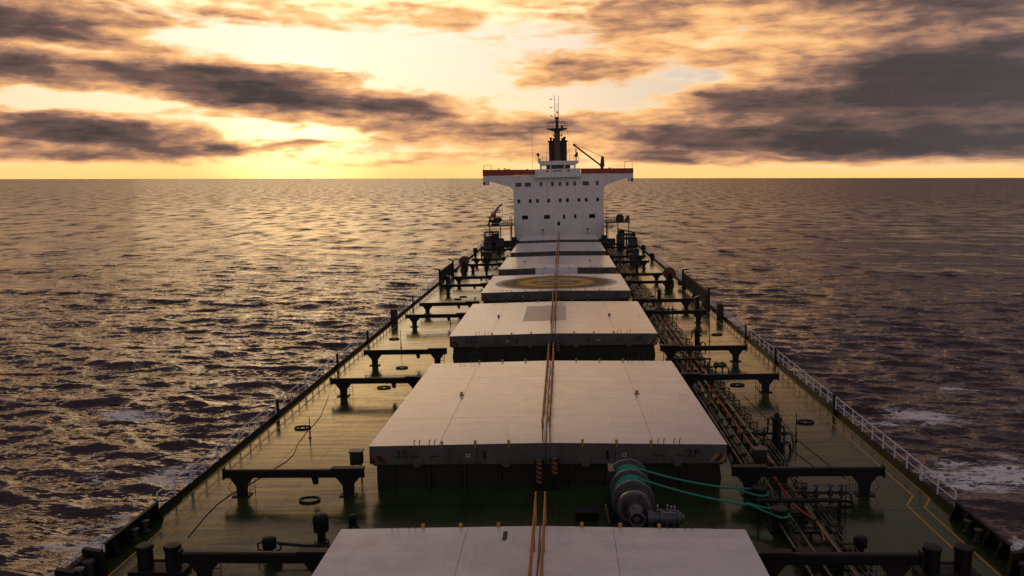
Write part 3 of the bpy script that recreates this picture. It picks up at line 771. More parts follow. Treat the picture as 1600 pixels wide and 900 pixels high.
# striped pillars in front of the second, third and fourth hatches
for hi in (1, 2, 3):
    y0 = HATCH[hi][0]
    for s, x, zb, zt in (('left', -.30, .30, 1.30), ('right', .38, .72, 1.36)):
        T_ = thing('hydraulic_pusher', 'striped hydraulic pusher at the near end of the %s hatch, %s of the handrails' % (ORD[hi], s), 'hydraulic pusher', (x, y0 - .3, 0), 'striped pushers in front of the hatches')
        MB().lathe((x, y0 - .32, zb), (0, 0, 1), [(0, .11), (0, .13), (zt - zb, .13)], 12).build('striped_sleeve', M['hazard_post'], T_)
        MB().lathe((x, y0 - .32, zt), (0, 0, 1), [(0, .135), (.05, .15), (.11, .10), (.13, 0)], 12).build('cap', M['side'], T_)
        MB().lathe((x, y0 - .32, 0), (0, 0, 1), [(0, .16), (.06, .16), (.06, .09), (zb, .09)], 10).build('pedestal', M['black'], T_)
        MB().box(x - .22, x + .22, y0 - .25, y0 - .02, zt - .12, zt - .04).build('bracket', M['black'], T_)

# ---------------------------------------------------------------- side-rolling track beams at both ends of every hatch
BE = [(26.4, 12.3, 0, 'far'), (34.65, 14.2, 1, 'near'), (51.9, 14.2, 1, 'far'), (61.0, 14.2, 2, 'near'), (78.0, 14.2, 2, 'far'), (85.8, 14.2, 3, 'near'), (101.7, 14.2, 3, 'far'),
      (110.2, 13.9, 4, 'near'), (127.6, 13.9, 4, 'far'), (136.5, 14.2, 5, 'near'), (156.5, 13.6, 5, 'far'), (164.0, 12.5, 6, 'near')]
for (y, xo, hi, end) in BE:
    for s, side in ((-1, 'left'), (1, 'right')):
        hw = HATCH[hi][2]
        T_ = thing('cover_track', 'black rolling track on posts at the %s end of the %s hatch, %s side' % (end, ORD[hi], side), 'hatch track', (s * (xo + hw) / 2, y, 0), 'black rolling tracks beside the hatches')
        zt = 1.17; X0 = hw + .03
        mb = MB()
        mb.box(min(s * X0, s * xo), max(s * X0, s * xo), y - .13, y + .13, zt - .05, zt)             # top flange
        mb.box(min(s * X0, s * xo), max(s * X0, s * xo), y - .045, y + .045, zt - .31, zt - .05)      # web
        mb.box(min(s * X0, s * xo), max(s * X0, s * xo), y - .11, y + .11, zt - .34, zt - .31)
        mb.build('beam', M['black'], T_)
        mb = MB(); mb.box(min(s * (X0 + .1), s * (xo - .1)), max(s * (X0 + .1), s * (xo - .1)), y - .03, y + .03, zt + .001, zt + .022); mb.build('track', M['gear'], T_)
        MB().box(min(s * xo, s * (xo + .05)), max(s * xo, s * (xo + .05)), y - .14, y + .14, zt - .42, zt + .09).build('end_stop', M['black'], T_)
        xp = xo - .75
        mb = MB()
        mb.prism([(s * (xp - .56), zt - .34), (s * (xp + .50), zt - .34), (s * (xp + .22), zt - .72), (s * (xp - .24), zt - .72)], y - .10, y + .10)
        mb.prism([(s * (xp - .24), zt - .72), (s * (xp + .22), zt - .72), (s * (xp + .19), .05), (s * (xp - .21), .05)], y - .12, y + .12)
        mb.box(s * xp - .38, s * xp + .38, y - .24, y + .24, .001, .05)
        mb.build('post', M['black'], T_)
        xi = X0 + .75
        mb = MB()
        mb.prism([(s * (xi - .55), zt - .34), (s * (xi + .50), zt - .34), (s * (xi + .22), zt - .70), (s * (xi - .24), zt - .70)], y - .10, y + .10)
        mb.prism([(s * (xi - .24), zt - .70), (s * (xi + .22), zt - .70), (s * (xi + .20), .04), (s * (xi - .22), .04)], y - .12, y + .12)
        mb.box(s * xi - .36, s * xi + .36, y - .22, y + .22, .001, .04)
        mb.build('post', M['black'], T_)
        mb = MB(); xj = X0 + 2.2
        mb.prism([(s * (xj - .14), zt - .34), (s * (xj + .16), zt - .34), (s * (xj + .08), zt - .66), (s * (xj - .12), zt - .66)], y - .06, y + .06)
        mb.build('hanging_bracket', M['black'], T_)
        mb = MB(); mb.box(min(s * X0, s * (X0 + 1.45)), max(s * X0, s * (X0 + 1.45)), y - .17, y + .17, zt + .002, zt + .10); mb.build('landing_pad', M['black'], T_)
        if y < 60:
            # ladder rungs on the outboard post
            mb = MB(); lx = xp - .52
            MB().tube([(s * (xp + .45), y, zt - .5), (s * (xp + .62), y, .35), (s * (xp + .40), y, .02)], .014, 5).build('cable_drop', M['cable'], T_)
            for q in (-.13, .13): mb.tube([(s * lx + q, y - .13, .03), (s * lx + q, y - .13, zt - .36)], .014, 5)
            for k in range(4): mb.tube([(s * lx - .13, y - .13, .15 + k * .17), (s * lx + .13, y - .13, .15 + k * .17)], .012, 5)
            mb.build('rung_ladder', M['gear'], T_)

# ---------------------------------------------------------------- deck-edge railings, one section abreast of each hatch and of each gap
def abreast(y):
    for hi, (a, b, _) in enumerate(HATCH):
        if a - .5 <= y <= b + .5: return 'abreast of the %s hatch' % ORD[hi]
    for hi in range(6):
        if HATCH[hi][1] < y < HATCH[hi + 1][0]: return 'abreast of the gap beyond the %s hatch' % ORD[hi]
    return 'beside the white deckhouse'
cut = [18.0, 26.4]
for hi in range(1, 7): cut += [HATCH[hi][0], HATCH[hi][1]]
cut += [196.0]
for s, side in ((-1, 'left'), (1, 'right')):
    for a, b in zip(cut[:-1], cut[1:]):
        lab = 'pale deck-edge railing on the %s, %s' % (side, abreast((a + b) / 2))
        x = s * 16.17
        spans = [(a + .04, b - .04)]
        if a == 26.4: spans = [(26.5, 28.2), (32.4, b - .04)]       # the bulwark with the rollers stands between
        T_ = thing('railing', lab, 'railing', (x, a, .26), 'pale railings along both deck edges')
        for p, q in spans:
            for z, r in ((.98, .030), (.60, .024)):
                MB().tube([(x, p, z), (x, q, z)], r, 6).build('rail', M['rail'], T_)
            k = max(1, round((q - p) / 1.45))
            for i in range(k + 1):
                y = p + .03 + (q - p - .06) * i / k
                mb = MB(); mb.bar((x, y, .255), (x, y, .98), .062, .04)
                mb.build('stanchion', M['rail'], T_)
    # every tenth frame a taller dark gate post
    for y in (47.0, 60.2, 70.0, 92.0):
        MB().box(s * 16.1 - .06, s * 16.1 + .06, y - .10, y + .10, .001, 1.12).box(s * 16.1 - .09, s * 16.1 + .09, y - .13, y + .13, .0, .04).build('gate_post', M['black'], label='short black gate post in the %s railing, %s' % (side, {47.0: 'abreast of the second hatch', 60.2: 'beyond the second hatch', 70.0: 'abreast of the third hatch', 92.0: 'abreast of the fourth hatch'}[y]), cat='post', group='black posts in the railings')
    # mooring bulwark with roller fairlead near the bow
    T_ = thing('mooring_bulwark', 'low black mooring bulwark with rollers at the %s deck edge, near the bottom corner' % side, 'bulwark', (s * 16.1, 30.3, 0))
    mb = MB(); mb.box(s * 16.12 - .03, s * 16.12 + .03, 28.3, 32.3, .002, .62); mb.box(s * 16.12 - .07, s * 16.12 + .07, 28.25, 32.35, .621, .66); mb.build('plate', M['black'], T_)
    for y in (28.6, 29.5, 31.1, 32.0):
        MB().prism([(s * 16.08, .01), (s * 15.75, .01), (s * 16.0, .6), (s * 16.08, .6)], y - .025, y + .025).build('buttress', M['black'], T_)
    for y in (29.9, 30.7):
        MB().lathe((s * 15.85, y, .04), (0, 0, 1), [(0, .18), (.05, .18), (.07, .11), (.38, .11), (.40, .16), (.46, .16), (.47, .05)], 14).build('roller', M['gear'], T_)
    # second fairlead right at the corner of the picture
    T_ = thing('roller_fairlead', 'black roller fairlead at the %s rail, in the bottom corner of the picture' % side, 'fairlead', (s * 15.9, 26.2, 0))
    MB().prism([(s * 16.15, 0), (s * 15.35, 0), (s * 15.5, .95), (s * 16.15, 1.05)], 25.3, 25.5).build('cheek', M['black'], T_)
    MB().prism([(s * 16.15, 0), (s * 15.35, 0), (s * 15.5, .95), (s * 16.15, 1.05)], 26.9, 27.1).build('cheek', M['black'], T_)
    MB().box(s * 16.02 - .12, s * 16.02 + .12, 25.5, 26.9, .01, .85).build('back_plate', M['black'], T_)
    for y in (25.85, 26.5):
        MB().lathe((s * 15.7, y, .04), (0, 0, 1), [(0, .24), (.06, .24), (.08, .16), (.65, .16), (.68, .22), (.78, .22), (.80, .06)], 14).build('roller', M['gear'], T_)

# ---------------------------------------------------------------- bitts, ventilators, manholes, poles on the open deck
for s, side in ((-1, 'left'), (1, 'right')):
    T_ = thing('mooring_bitts', 'pair of black mooring bollards on the %s side by the nearest track' % side, 'bollards', (s * 13.6, 27.3, 0), 'mooring bollards')
    MB().box(s * 13.6 - 1.0, s * 13.6 + 1.0, 26.95, 27.7, .001, .16).build('base_plate', M['black'], T_, bevel=.02)
    for x in (13.08, 14.1):
        MB().lathe((s * x, 27.33, .15), (0, 0, 1), [(0, .27), (.70, .27), (.74, .31), (.84, .31), (.87, .27), (.88, .0)], 18).build('post', M['black'], T_)
    MB().tube([(s * 13.4, 27.33, .42), (s * 13.8, 27.33, .42)], .06, 8).build('crossbar', M['black'], T_)

def mushroom(name, label, cat, x, y, h, r, group):
    T_ = thing(name, label, cat, (x, y, 0), group)
    MB().lathe((x, y, 0), (0, 0, 1), [(0, r * .95), (.05, r * .95), (.06, r * .52), (h * .5, r * .52)], 16).build('stem', M['black'], T_)
    MB().lathe((x, y, h * .38), (0, 0, 1), [(0, r * .72), (.03, r * .95), (h * .42, r), (h * .54, r * .93), (h * .60, r * .6), (h * .62, 0)], 18).build('hood', M['black'], T_)
    return T_
mushroom('mushroom_ventilator', 'fat black mushroom ventilator behind the left corner of the nearest hatch', 'ventilator', -8.46, 29.8, 1.16, .30, 'deck ventilators')
T_ = mushroom('sounding_pipe_head', 'small black vent head beside the fat mushroom ventilator, nearer the centreline', 'vent', -7.5, 30.8, .72, .16, 'deck ventilators')
MB().lathe((-7.5, 30.8, .02), (0, 0, 1), [(0, .30), (.05, .30), (.30, .12)], 12).build('cone', M['black'], T_)
T_ = mushroom('tank_vent', 'squat black tank vent with hose loops above the near left track', 'vent', -10.05, 28.6, .78, .26, 'deck ventilators')
for q in (-1, 1):
    MB().tube([(-10.05 + q * .2, 28.6, .18), (-10.05 + q * .42, 28.6, .28), (-10.05 + q * .45, 28.6, .48), (-10.05 + q * .24, 28.6, .56)], .035, 7).build('hose_loop', M['cable'], T_)
MB().tube([(-9.7, 28.55, .52), (-8.7, 28.5, .46), (-7.6, 28.5, .44), (-7.1, 28.5, .44)], .06, 8).tube([(-8.6, 28.5, .46), (-8.6, 28.5, .02)], .05, 6).build('branch_pipe', M['black'], T_)
T_ = mushroom('tank_vent', 'squat tank vent with bolts beside the near right track, by the pipes', 'vent', 11.3, 28.9, .70, .24, 'deck ventilators')

# tall port-side vents with goosenecks
for (x, y, h, lab) in ((11.25, 40.4, 1.95, 'tall black vent post with a gooseneck beside the second hatch, right side'), (11.45, 66.0, 1.62, 'tall black vent post beside the third hatch, right side'), (11.3, 91.0, 1.6, 'tall black vent post beside the fourth hatch, right side'), (-11.2, 129.5, 2.2, 'thick black vent post beside the fifth hatch, left side'), (11.2, 117.5, 2.0, 'tall black vent post beside the fifth hatch, right side')):
    T_ = thing('vent_post', lab, 'vent', (x, y, 0), 'tall vent posts')
    MB().lathe((x, y, 0), (0, 0, 1), [(0, .34), (.05, .34), (.06, .215), (h * .78, .215), (h * .80, .26), (h * .86, .26), (h * .88, .15), (h * .96, .13), (h, .04)], 16).build('column', M['black'], T_)
    MB().tube([(x - .12, y, h * .80), (x - .26, y, h * .88), (x - .42, y, h * .84), (x - .44, y, h * .55), (x - .50, y, h * .45), (x - .95, y, h * .45)], .05, 8).build('gooseneck', M['black'], T_)
    MB().lathe((x + .20, y, h * .62), (1, 0, 0), [(0, .07), (.08, .07), (.10, .11), (.14, .11)], 10).build('valve_wheel', M['gear'], T_)
    mb = MB()
    for q in range(3): mb.tube([(x + .25, y - .25 + .16 * q, .02), (x + .25, y - .25 + .16 * q, .42), (x + .38, y - .25 + .16 * q, .50), (x + .62, y - .25 + .16 * q, .40), (x + .64, y - .25 + .16 * q, .02)], .026, 6)
    mb.build('side_pipes', M['black'], T_)

MAN = [(-13.93, 44.82, 'left, by the thin pole beside the second hatch', 1), (-11.26, 54.0, 'left, just beyond the second hatch', 1), (-11.2, 60.0, 'left, just before the third hatch', 1), (-14.14, 71.66, 'left, beside the third hatch', 1), (-10.23, 34.04, 'left, in front of the second hatch', 0),
       (14.01, 45.23, 'right, by the thin pole beside the second hatch', 1), (12.08, 53.73, 'right, just beyond the second hatch', 1), (12.1, 59.85, 'right, just before the third hatch', 1), (14.02, 71.67, 'right, beside the third hatch', 1), (12.19, 33.53, 'right, in front of the second hatch', 0), (-11.6, 96.5, 'left, beside the helipad hatch', 1), (-11.2, 98.6, 'left, beside the helipad hatch, the farther one', 1)]
for (x, y, where, studs) in MAN:
    T_ = thing('manhole', 'oval deck manhole on the ' + where, 'manhole', (x, y, 0), 'oval manholes in the deck')
    def oval(rx, ry, z, n=28): return [(x + rx * math.cos(2 * math.pi * k / n), y + ry * math.sin(2 * math.pi * k / n), z) for k in range(n)]
    n = 28; mb = MB()
    o1, o2, i2, i1 = oval(.47, .36, .002), oval(.47, .36, .075), oval(.41, .31, .075), oval(.41, .31, .02)
    mb.add(o1 + o2 + i2 + i1, [(r * n + k, r * n + (k + 1) % n, (r + 1) * n + (k + 1) % n, (r + 1) * n + k) for r in range(3) for k in range(n)])
    mb.build('rim', M['black'], T_)
    mb = MB(); mb.add(oval(.41, .31, .022), [tuple(range(n))]); mb.build('lid', M['deck'], T_)
    if studs:
        for q in (-.15, .15):
            MB().lathe((x + q, y, .023), (0, 0, 1), [(0, .055), (.05, .05), (.06, 0)], 8).build('bolt', M['black'], T_)
for (x, y, h, lab) in ((-12.95, 43.0, 1.18, 'thin black pole on the left deck beside the second hatch'), (12.6, 41.9, 1.5, 'thin pole on the right deck beside the second hatch'), (-12.77, 67.8, 1.5, 'thin black pole on the left deck beside the third hatch'), (12.9, 68.8, 1.6, 'thin pole on the right deck beside the third hatch'), (-10.2, 79.5, .9, 'short black pole by the far left track of the third hatch'), (12.0, 32.6, 1.2, 'thin pole beside the oval plate in front of the second hatch')):
    T_ = thing('pole', lab, 'pole', (x, y, 0), 'thin poles on the deck')
    lean = random.uniform(-.03, .03)
    MB().tube([(x, y, .03), (x + lean, y, h)], .028, 6, r1=.022).build('shaft', M['black'], T_)
    MB().lathe((x, y, 0), (0, 0, 1), [(0, .09), (.03, .09), (.05, .04), (h * .33, .04)], 8).build('socket', M['black'], T_)
for s, side in ((-1, 'left'), (1, 'right')):
    T_ = thing('deck_locker', 'upright dark locker at the %s railing beside the third hatch' % side, 'locker', (s * 15.85, 80.2, 0), 'lockers at the rails')
    MB().box(s * 15.85 - .3, s * 15.85 + .3, 79.9, 80.5, .06, 1.35).build('body', M['boat'], T_, bevel=.03)
    MB().box(s * 15.85 - .34, s * 15.85 + .34, 79.86, 80.54, 1.352, 1.40).build('lid', M['black'], T_)
    MB().box(s * 15.85 - .26, s * 15.85 + .26, 79.94, 80.46, .001, .06).build('plinth', M['black'], T_)
    MB().box(s * 15.85 + .12, s * 15.85 + .18, 79.868, 79.898, .66, .80).build('latch', M['steel'], T_)
# wire cage box standing on the near track
for s, side, yb in ((-1, 'left', 36.6), (1, 'right', 36.6)):
    x = s * 8.75 if s < 0 else 9.55
    T_ = thing('junction_box', 'dark junction box on legs at the near %s corner of the second hatch' % side, 'junction box', (x, yb, 0), 'junction boxes beside the second hatch')
    MB().box(x - .27, x + .27, yb - .22, yb + .22, .75, 1.34).build('case', M['boat'], T_, bevel=.02)
    MB().box(x - .31, x + .31, yb - .26, yb + .26, 1.342, 1.40).build('lid', M['gear'] if s < 0 else M['grey_pipe'], T_)
    for q in (-.2, .2): MB().bar((x + q, yb, 0), (x + q, yb, .748), .06).build('leg', M['black'], T_)

# hose lying across the left deck
hp = [(-14.52, 52.2), (-14.2, 50.6), (-13.92, 49.0), (-13.6, 47.2), (-13.48, 45.5), (-13.5, 44.6), (-13.44, 43.7), (-13.26, 41.8), (-12.95, 40.2), (-12.97, 39.1), (-13.2, 38.1), (-13.5, 36.6), (-13.72, 35.6), (-14.0, 34.9), (-14.15, 33.6), (-14.1, 32.2), (-13.9, 30.2)]
MB().tube([(x, y, .018) for x, y in hp], .015, 6).build('deck_hose', M['cable'], label='thin black hose snaking along the left deck beside the second hatch', cat='hose')
for (pts, lab) in (([(13.2, 53.5), (12.9, 48), (12.75, 42), (13.3, 36.5)], 'thin wire lying on the right deck, outer of the two beside the second hatch'), ([(11.9, 51), (12.1, 46), (12.0, 40.6), (12.5, 37.2)], 'thin wire lying on the right deck, inner of the two beside the second hatch')):
    MB().tube([(x, y, .016) for x, y in pts], .014, 5).build('deck_wire', M['cable'], label=lab, cat='wire')

# ---------------------------------------------------------------- pipes along the right-hand side
PIPES = [('grey', 8.95, .34, .055, 'grey_pipe', 'innermost grey pipe along the right side of the hatches'), ('black', 9.18, .30, .10, 'black', 'thick black pipe next to the innermost grey pipe on the right'),
         ('grey', 9.46, .46, .05, 'grey_pipe', 'pale grey pipe just inboard of the red pipe'), ('red', 9.86, .52, .062, 'red_pipe', 'long red fire main along the right side of the hatches'),
         ('ochre', 10.24, .54, .058, 'yellow_pipe', 'ochre pipe running just outboard of the red pipe'), ('ochre', 10.36, .50, .032, 'grey_pipe', 'thin pale pipe beside the ochre pipe'),
         ('black', 10.66, .36, .05, 'black', 'black pipe outboard of the ochre pipe'), ('black', 10.84, .40, .035, 'gear', 'thin dark conduit, second from the outer edge of the pipe run'), ('black', 11.0, .40, .035, 'gear', 'thin dark conduit on the outer edge of the pipe run')]
for kd, x, z, r, mt, lab in PIPES:
    T_ = thing('deck_pipe', lab, 'pipe', (x, 24, 0), 'pipes along the right side deck')
    yend = 183.0; yst = 23.0
    if kd == 'red':
        MB().tube([(x + .25, 29.0, z - .1), (x + .42, 30.0, z), (x + .38, 30.6, z), (x, 32.0, z), (x, yend, z)], r, 9).build('run', M[mt], T_)
    else:
        MB().tube([(x, yst, z), (x, yend, z)], r, 9).build('run', M[mt], T_)
    ys = 30.5
    while ys < 110:
        MB().lathe((x, ys, z), (0, 1, 0), [(0, r * 1.0), (0, r * 1.75), (.035, r * 1.75), (.04, r * 1.0)], 9).build('flange', M['black'] if mt != 'black' else M['gear'], T_)
        ys += random.uniform(2.6, 4.2)
y = 24.2; k = 0; sup = {}
while y < 182:
    ph = [abs(y - b[0]) < .5 for b in BE]
    k += 1
    where = abreast(y)
    sup.setdefault(where, []).append(thing('pipe_support', 'x', 'pipe support', (9.95, y, 0), 'frames under the deck pipes')); T_ = sup[where][-1]
    mb = MB(); mb.box(8.8, 11.12, y - .04, y + .04, .20, .27); mb.build('crossbar', M['black'], T_)
    for x in (8.95, 9.95, 11.05):
        MB().box(x - .045, x + .045, y - .03, y + .03, .001, .20).build('leg', M['black'], T_)
    MB().box(10.50, 11.10, y - .03, y + .03, .46, .50).box(10.5, 10.54, y - .03, y + .03, .27, .46).box(11.06, 11.10, y - .03, y + .03, .27, .46).build('conduit_frame', M['black'], T_)
    y += 1.5 if y < 62 else 3.0
NTH = ['nearest', 'second', 'third', 'fourth', 'fifth', 'sixth', 'seventh', 'eighth', 'ninth', 'tenth', 'eleventh', 'twelfth', 'thirteenth']
for where, lst in sup.items():
    for i, o in enumerate(lst):
        o['label'] = 'black frame under the pipes, %s of those %s' % (NTH[i], where) if len(lst) > 1 else 'black frame under the right-hand pipes ' + where
# dark grating walkway lattice between the pipes
for (a, b, lab) in ((37.5, 51.0, 'beside the second hatch'), (62.5, 77.0, 'beside the third hatch'), (53.5, 60.0, 'in the gap before the third hatch')):
    T_ = thing('cable_tray', 'dark ladder-like cable tray among the right-hand pipes, ' + lab, 'cable tray', (10.05, a, 0), 'cable trays among the pipes')
    for x in (10.06, 10.50): MB().box(x - .02, x + .02, a, b, .28, .36).build('side_rail', M['black'], T_)
    yy = a + .2
    while yy < b:
        MB().box(10.081, 10.479, yy - .03, yy + .03, .30, .33).build('rung', M['black'], T_); yy += .45

# valve manifolds
def manifold(x, y, lab, blue=False):
    T_ = thing('valve_manifold', lab, 'valve manifold', (x, y, 0), 'valve manifolds by the pipes')
    MB().tube([(x - 1.1, y, .55), (x + .9, y, .55)], .06, 8).build('header', M['black'], T_)
    for q in (-.8, -.3, .25, .7):
        MB().lathe((x + q, y, 0), (0, 0, 1), [(0, .10), (.03, .10), (.04, .05), (.42, .05), (.44, .11), (.64, .11), (.68, .05), (.86, .03)], 10).build('valve_body', M['gear'], T_)
        MB().lathe((x + q, y, .84), (0, 0, 1), [(0, .03), (.0, .13), (.03, .13), (.03, .03)], 12).build('hand_wheel', M['blue'] if blue and q > .2 else M['gear'], T_)
    MB().tube([(x + .9, y, .55), (x + 1.05, y - .1, .5), (x + 1.1, y - .3, .02)], .05, 7).build('drop_pipe', M['black'], T_)
    MB().box(x - .5, x + .4, y - .65, y - .35, .001, .22).build('drip_tray', M['gear'], T_)
manifold(11.0, 56.8, 'dark valve manifold in the gap just before the third hatch, right side', True)
manifold(11.4, 33.4, 'dark valve manifold in front of the near right track of the second hatch', True)
manifold(11.2, 41.5, 'dark valve manifold at the foot of the tall vent beside the second hatch')
manifold(11.0, 82.8, 'dark valve manifold before the helipad hatch, right side')
T_ = thing('cross_pipe', 'black pipe crossing towards the hatch before the third hatch, right side', 'pipe', (9.8, 58.3, 0))
MB().tube([(8.0, 58.3, .78), (11.2, 58.3, .78)], .07, 8).build('run', M['black'], T_)
for x in (8.1, 9.4, 11.1): MB().box(x - .04, x + .04, 58.26, 58.34, .001, .71).build('leg', M['black'], T_)
T_ = thing('cross_pipe', 'black pipe bridge crossing the deck pipes near the winch', 'pipe', (10, 31.8, 0))
MB().tube([(8.3, 31.8, .86), (11.6, 31.8, .86)], .09, 8).build('run', M['black'], T_)
for x in (8.4, 10.1, 11.5): MB().box(x - .05, x + .05, 31.75, 31.85, .001, .78).build('leg', M['black'], T_)
# steps over the pipes at the third hatch
for s, side in ((-1, 'left'), (1, 'right')):
    T_ = thing('step_ladder', 'small black steps at the near %s corner of the third hatch' % side, 'steps', (s * 8.6, 61.6, 0), 'steps at the hatch corners')
    for k in range(4):
        MB().box(s * 8.55 - .3, s * 8.55 + .3, 61.35 + k * .16, 61.5 + k * .16, .22 + k * .2, .25 + k * .2).build('tread', M['rail'], T_)
    for q in (-.31, .31):
        MB().bar((s * 8.55 + q, 61.3, .001), (s * 8.55 + q, 62.05, .95), .03, .12).build('stringer', M['black'], T_)

# ---------------------------------------------------------------- mooring winch between the first two hatches
W = thing('mooring_winch', 'grey mooring winch with two rope drums between the first two hatches', 'winch', (3.4, 31.0, 0))
wx, wz = 3.36, 1.60
def disc(y, r, t, name='flange', mat='winch', n=36):
    return MB().lathe((wx, y, wz), (0, 1, 0), [(0, .10), (0, r - .03), (.012, r), (t - .012, r), (t, r - .03), (t, .10)], n).build(name, M[mat], W)
for y in (29.85, 31.05, 32.25): disc(y, .80, .07)
for a, b in ((29.92, 31.05), (31.12, 32.25)):
    rp = []
    L = b - a; prof = []
    m = 11
    for k in range(m):
        t0 = .02 + (L - .04) * k / m; t1 = .02 + (L - .04) * (k + 1) / m
        prof += [(t0, .58), ((t0 * 3 + t1) / 4, .615), ((t0 + t1) / 2, .63), ((t0 + t1 * 3) / 4, .615)]
    prof.append((L - .02, .58))
    MB().lathe((wx, a, wz), (0, 1, 0), prof, 28).build('rope_coil', M['green_rope'], W)
MB().lathe((wx, 28.2, wz), (0, 1, 0), [(0, .11), (4.5, .11)], 14).build('shaft', M['steel'], W)
# spoked gear wheel towards the camera
mb = MB(); n = 40
prof = [(0, .50), (0, .62), (.14, .62), (.14, .50), (0, .50)]
mb.lathe((wx, 29.25, wz), (0, 1, 0), prof[:-1] + [(0, .50)], n)
gw = mb.build('gear_wheel', M['steel'], W)
MB().lathe((wx, 29.2, wz), (0, 1, 0), [(0, .10), (0, .22), (.24, .22), (.24, .1)], 20).build('hub', M['winch'], gw)
for k in range(6):
    a = 2 * math.pi * k / 6 + .3
    MB().bar((wx + .20 * math.cos(a), 29.32, wz + .20 * math.sin(a)), (wx + .52 * math.cos(a), 29.32, wz + .52 * math.sin(a)), .12, .06, up=(0, 1, 0)).build('spoke', M['winch'], gw)
disc(29.50, .66, .04, 'brake_disc', 'gear')
# warping head, open end to the camera
MB().lathe((wx, 28.1, wz), (0, 1, 0), [(.30, .0), (.30, .20), (.0, .235), (-.02, .26), (.03, .29), (.14, .25), (.40, .20), (.66, .22), (.74, .29), (.78, .29), (.80, .1)], 28).build('warping_head', M['winch'], W)
# frames, brake lever, motor and gearbox to the right
for y in (29.62, 32.45):
    MB().prism([(wx - .75, .02), (wx + .75, .02), (wx + .28, wz + .22), (wx - .28, wz + .22)], y, y + .12).build('side_frame', M['winch'], W)
MB().box(wx - .95, wx + 1.9, 28.6, 32.9, .001, .07).build('bed_plate', M['gear'], W)
MB().prism([(wx - .9, .25), (wx - .62, .25), (wx - .55, wz + .5), (wx - .80, wz + .5)], 31.7, 32.6).build('brake_guard', M['gear'], W)
MB().tube([(wx - .85, 30.4, .5), (wx - .95, 30.3, 1.1), (wx - 1.0, 30.3, 1.3)], .035, 7).build('brake_lever', M['cleat'], W)
gz = 1.42
gb = MB().lathe((wx + .42, 28.75, gz), (1, 0, 0), [(0, .16), (.0, .27), (.18, .27), (.20, .20), (.42, .20), (.44, .30), (.55, .30), (.57, .17)], 18).build('gearbox', M['winch'], W)
MB().lathe((wx + .95, 28.75, gz), (1, 0, 0), [(0, .17), (.02, .24), (.34, .24), (.36, .20), (.50, .20), (.52, .26), (.58, .26), (.60, .20), (.68, .19), (.69, .12), (.78, .12)], 18).build('motor', M['winch'], W)
for x, h in ((wx + .78, .34), (wx + 1.12, .36), (wx + 1.26, .30), (wx + 1.38, .30)):
    MB().lathe((x, 28.75, gz + .14), (0, 0, 1), [(0, .055), (h * .5, .055), (h * .55, .03), (h * .8, .03), (h * .85, .045), (h, .03)], 8).build('valve', M['steel'], W)
MB().tube([(wx + 1.0, 28.6, gz + .22), (wx + 1.15, 28.52, gz + .30), (wx + 1.4, 28.5, gz + .28), (wx + 1.5, 28.6, gz + .1)], .025, 6).build('hydraulic_pipe', M['steel'], W)
MB().tube([(wx + 1.2, 28.5, gz - .05), (wx + 1.25, 28.45, .6), (wx + 1.1, 28.7, .08)], .03, 6).build('hydraulic_pipe', M['black'], W)
MB().box(wx + .6, wx + 1.5, 28.60, 28.90, .07, gz - .20).build('motor_bed', M['gear'], W)

# rope bitts on the right with the eyes of the two ropes
for (x, y, h, lab) in ((9.02, 31.0, .82, 'nearer squat black bollard taking the green ropes, right of the winch'), (8.75, 33.2, .82, 'farther squat black bollard taking the green ropes, right of the winch')):
    T_ = thing('rope_bollard', lab, 'bollard', (x, y, 0), 'bollards holding the winch ropes')
    MB().lathe((x, y, .05), (0, 0, 1), [(0, .26), (h - .12, .26), (h - .10, .33), (h - .02, .33), (h, .28), (h + .01, 0)], 18).build('drum', M['black'], T_)
    MB().box(x - .42, x + .42, y - .42, y + .42, .001, .05).build('base_plate', M['black'], T_)
def sag(a, b, s, n=10):
    a, b = Vector(a), Vector(b)
    return [a.lerp(b, k / n) - Vector((0, 0, s * 4 * (k / n) * (1 - k / n))) for k in range(n + 1)]
def rope(name, label, p, fork, e1, e2, bx, by):
    T_ = thing(name, label, 'rope', p, 'green ropes from the winch')
    MB().tube(sag(p, fork, .10, 12), .043, 8).build('standing_part', M['green_rope'], T_)
    f = Vector(fork)
    MB().tube(sag(f + Vector((-.25, .0, .03)), f + Vector((.25, -.02, -.02)), .0, 3), .06, 8).build('splice', M['green_rope'], T_)
    loop = [f + Vector((.2, .02, 0))] + sag(f + Vector((.3, .05, 0)), e1, .02, 5) + [Vector(e1)] + [Vector((bx + .34 * math.cos(t), by + .34 * math.sin(t), .62)) for t in np.linspace(math.radians(100), math.radians(-100), 9)] + [Vector(e2)] + sag(e2, f + Vector((.3, -.05, 0)), .02, 5) + [f + Vector((.2, -.02, 0))]
    MB().tube(loop, .043, 8).build('eye', M['green_rope'], T_)
rope('mooring_rope', 'upper green rope from the far winch drum to the bollard on the right', (wx + .3, 31.9, wz + .56), (7.5, 33.55, .72), (8.65, 33.55, .66), (8.65, 32.85, .64), 8.75, 33.2)
rope('mooring_rope', 'lower green rope from the near winch drum to the bollard on the right', (wx + .3, 30.7, wz + .56), (7.75, 31.9, .68), (8.95, 31.35, .66), (8.95, 30.65, .64), 9.02, 31.0)
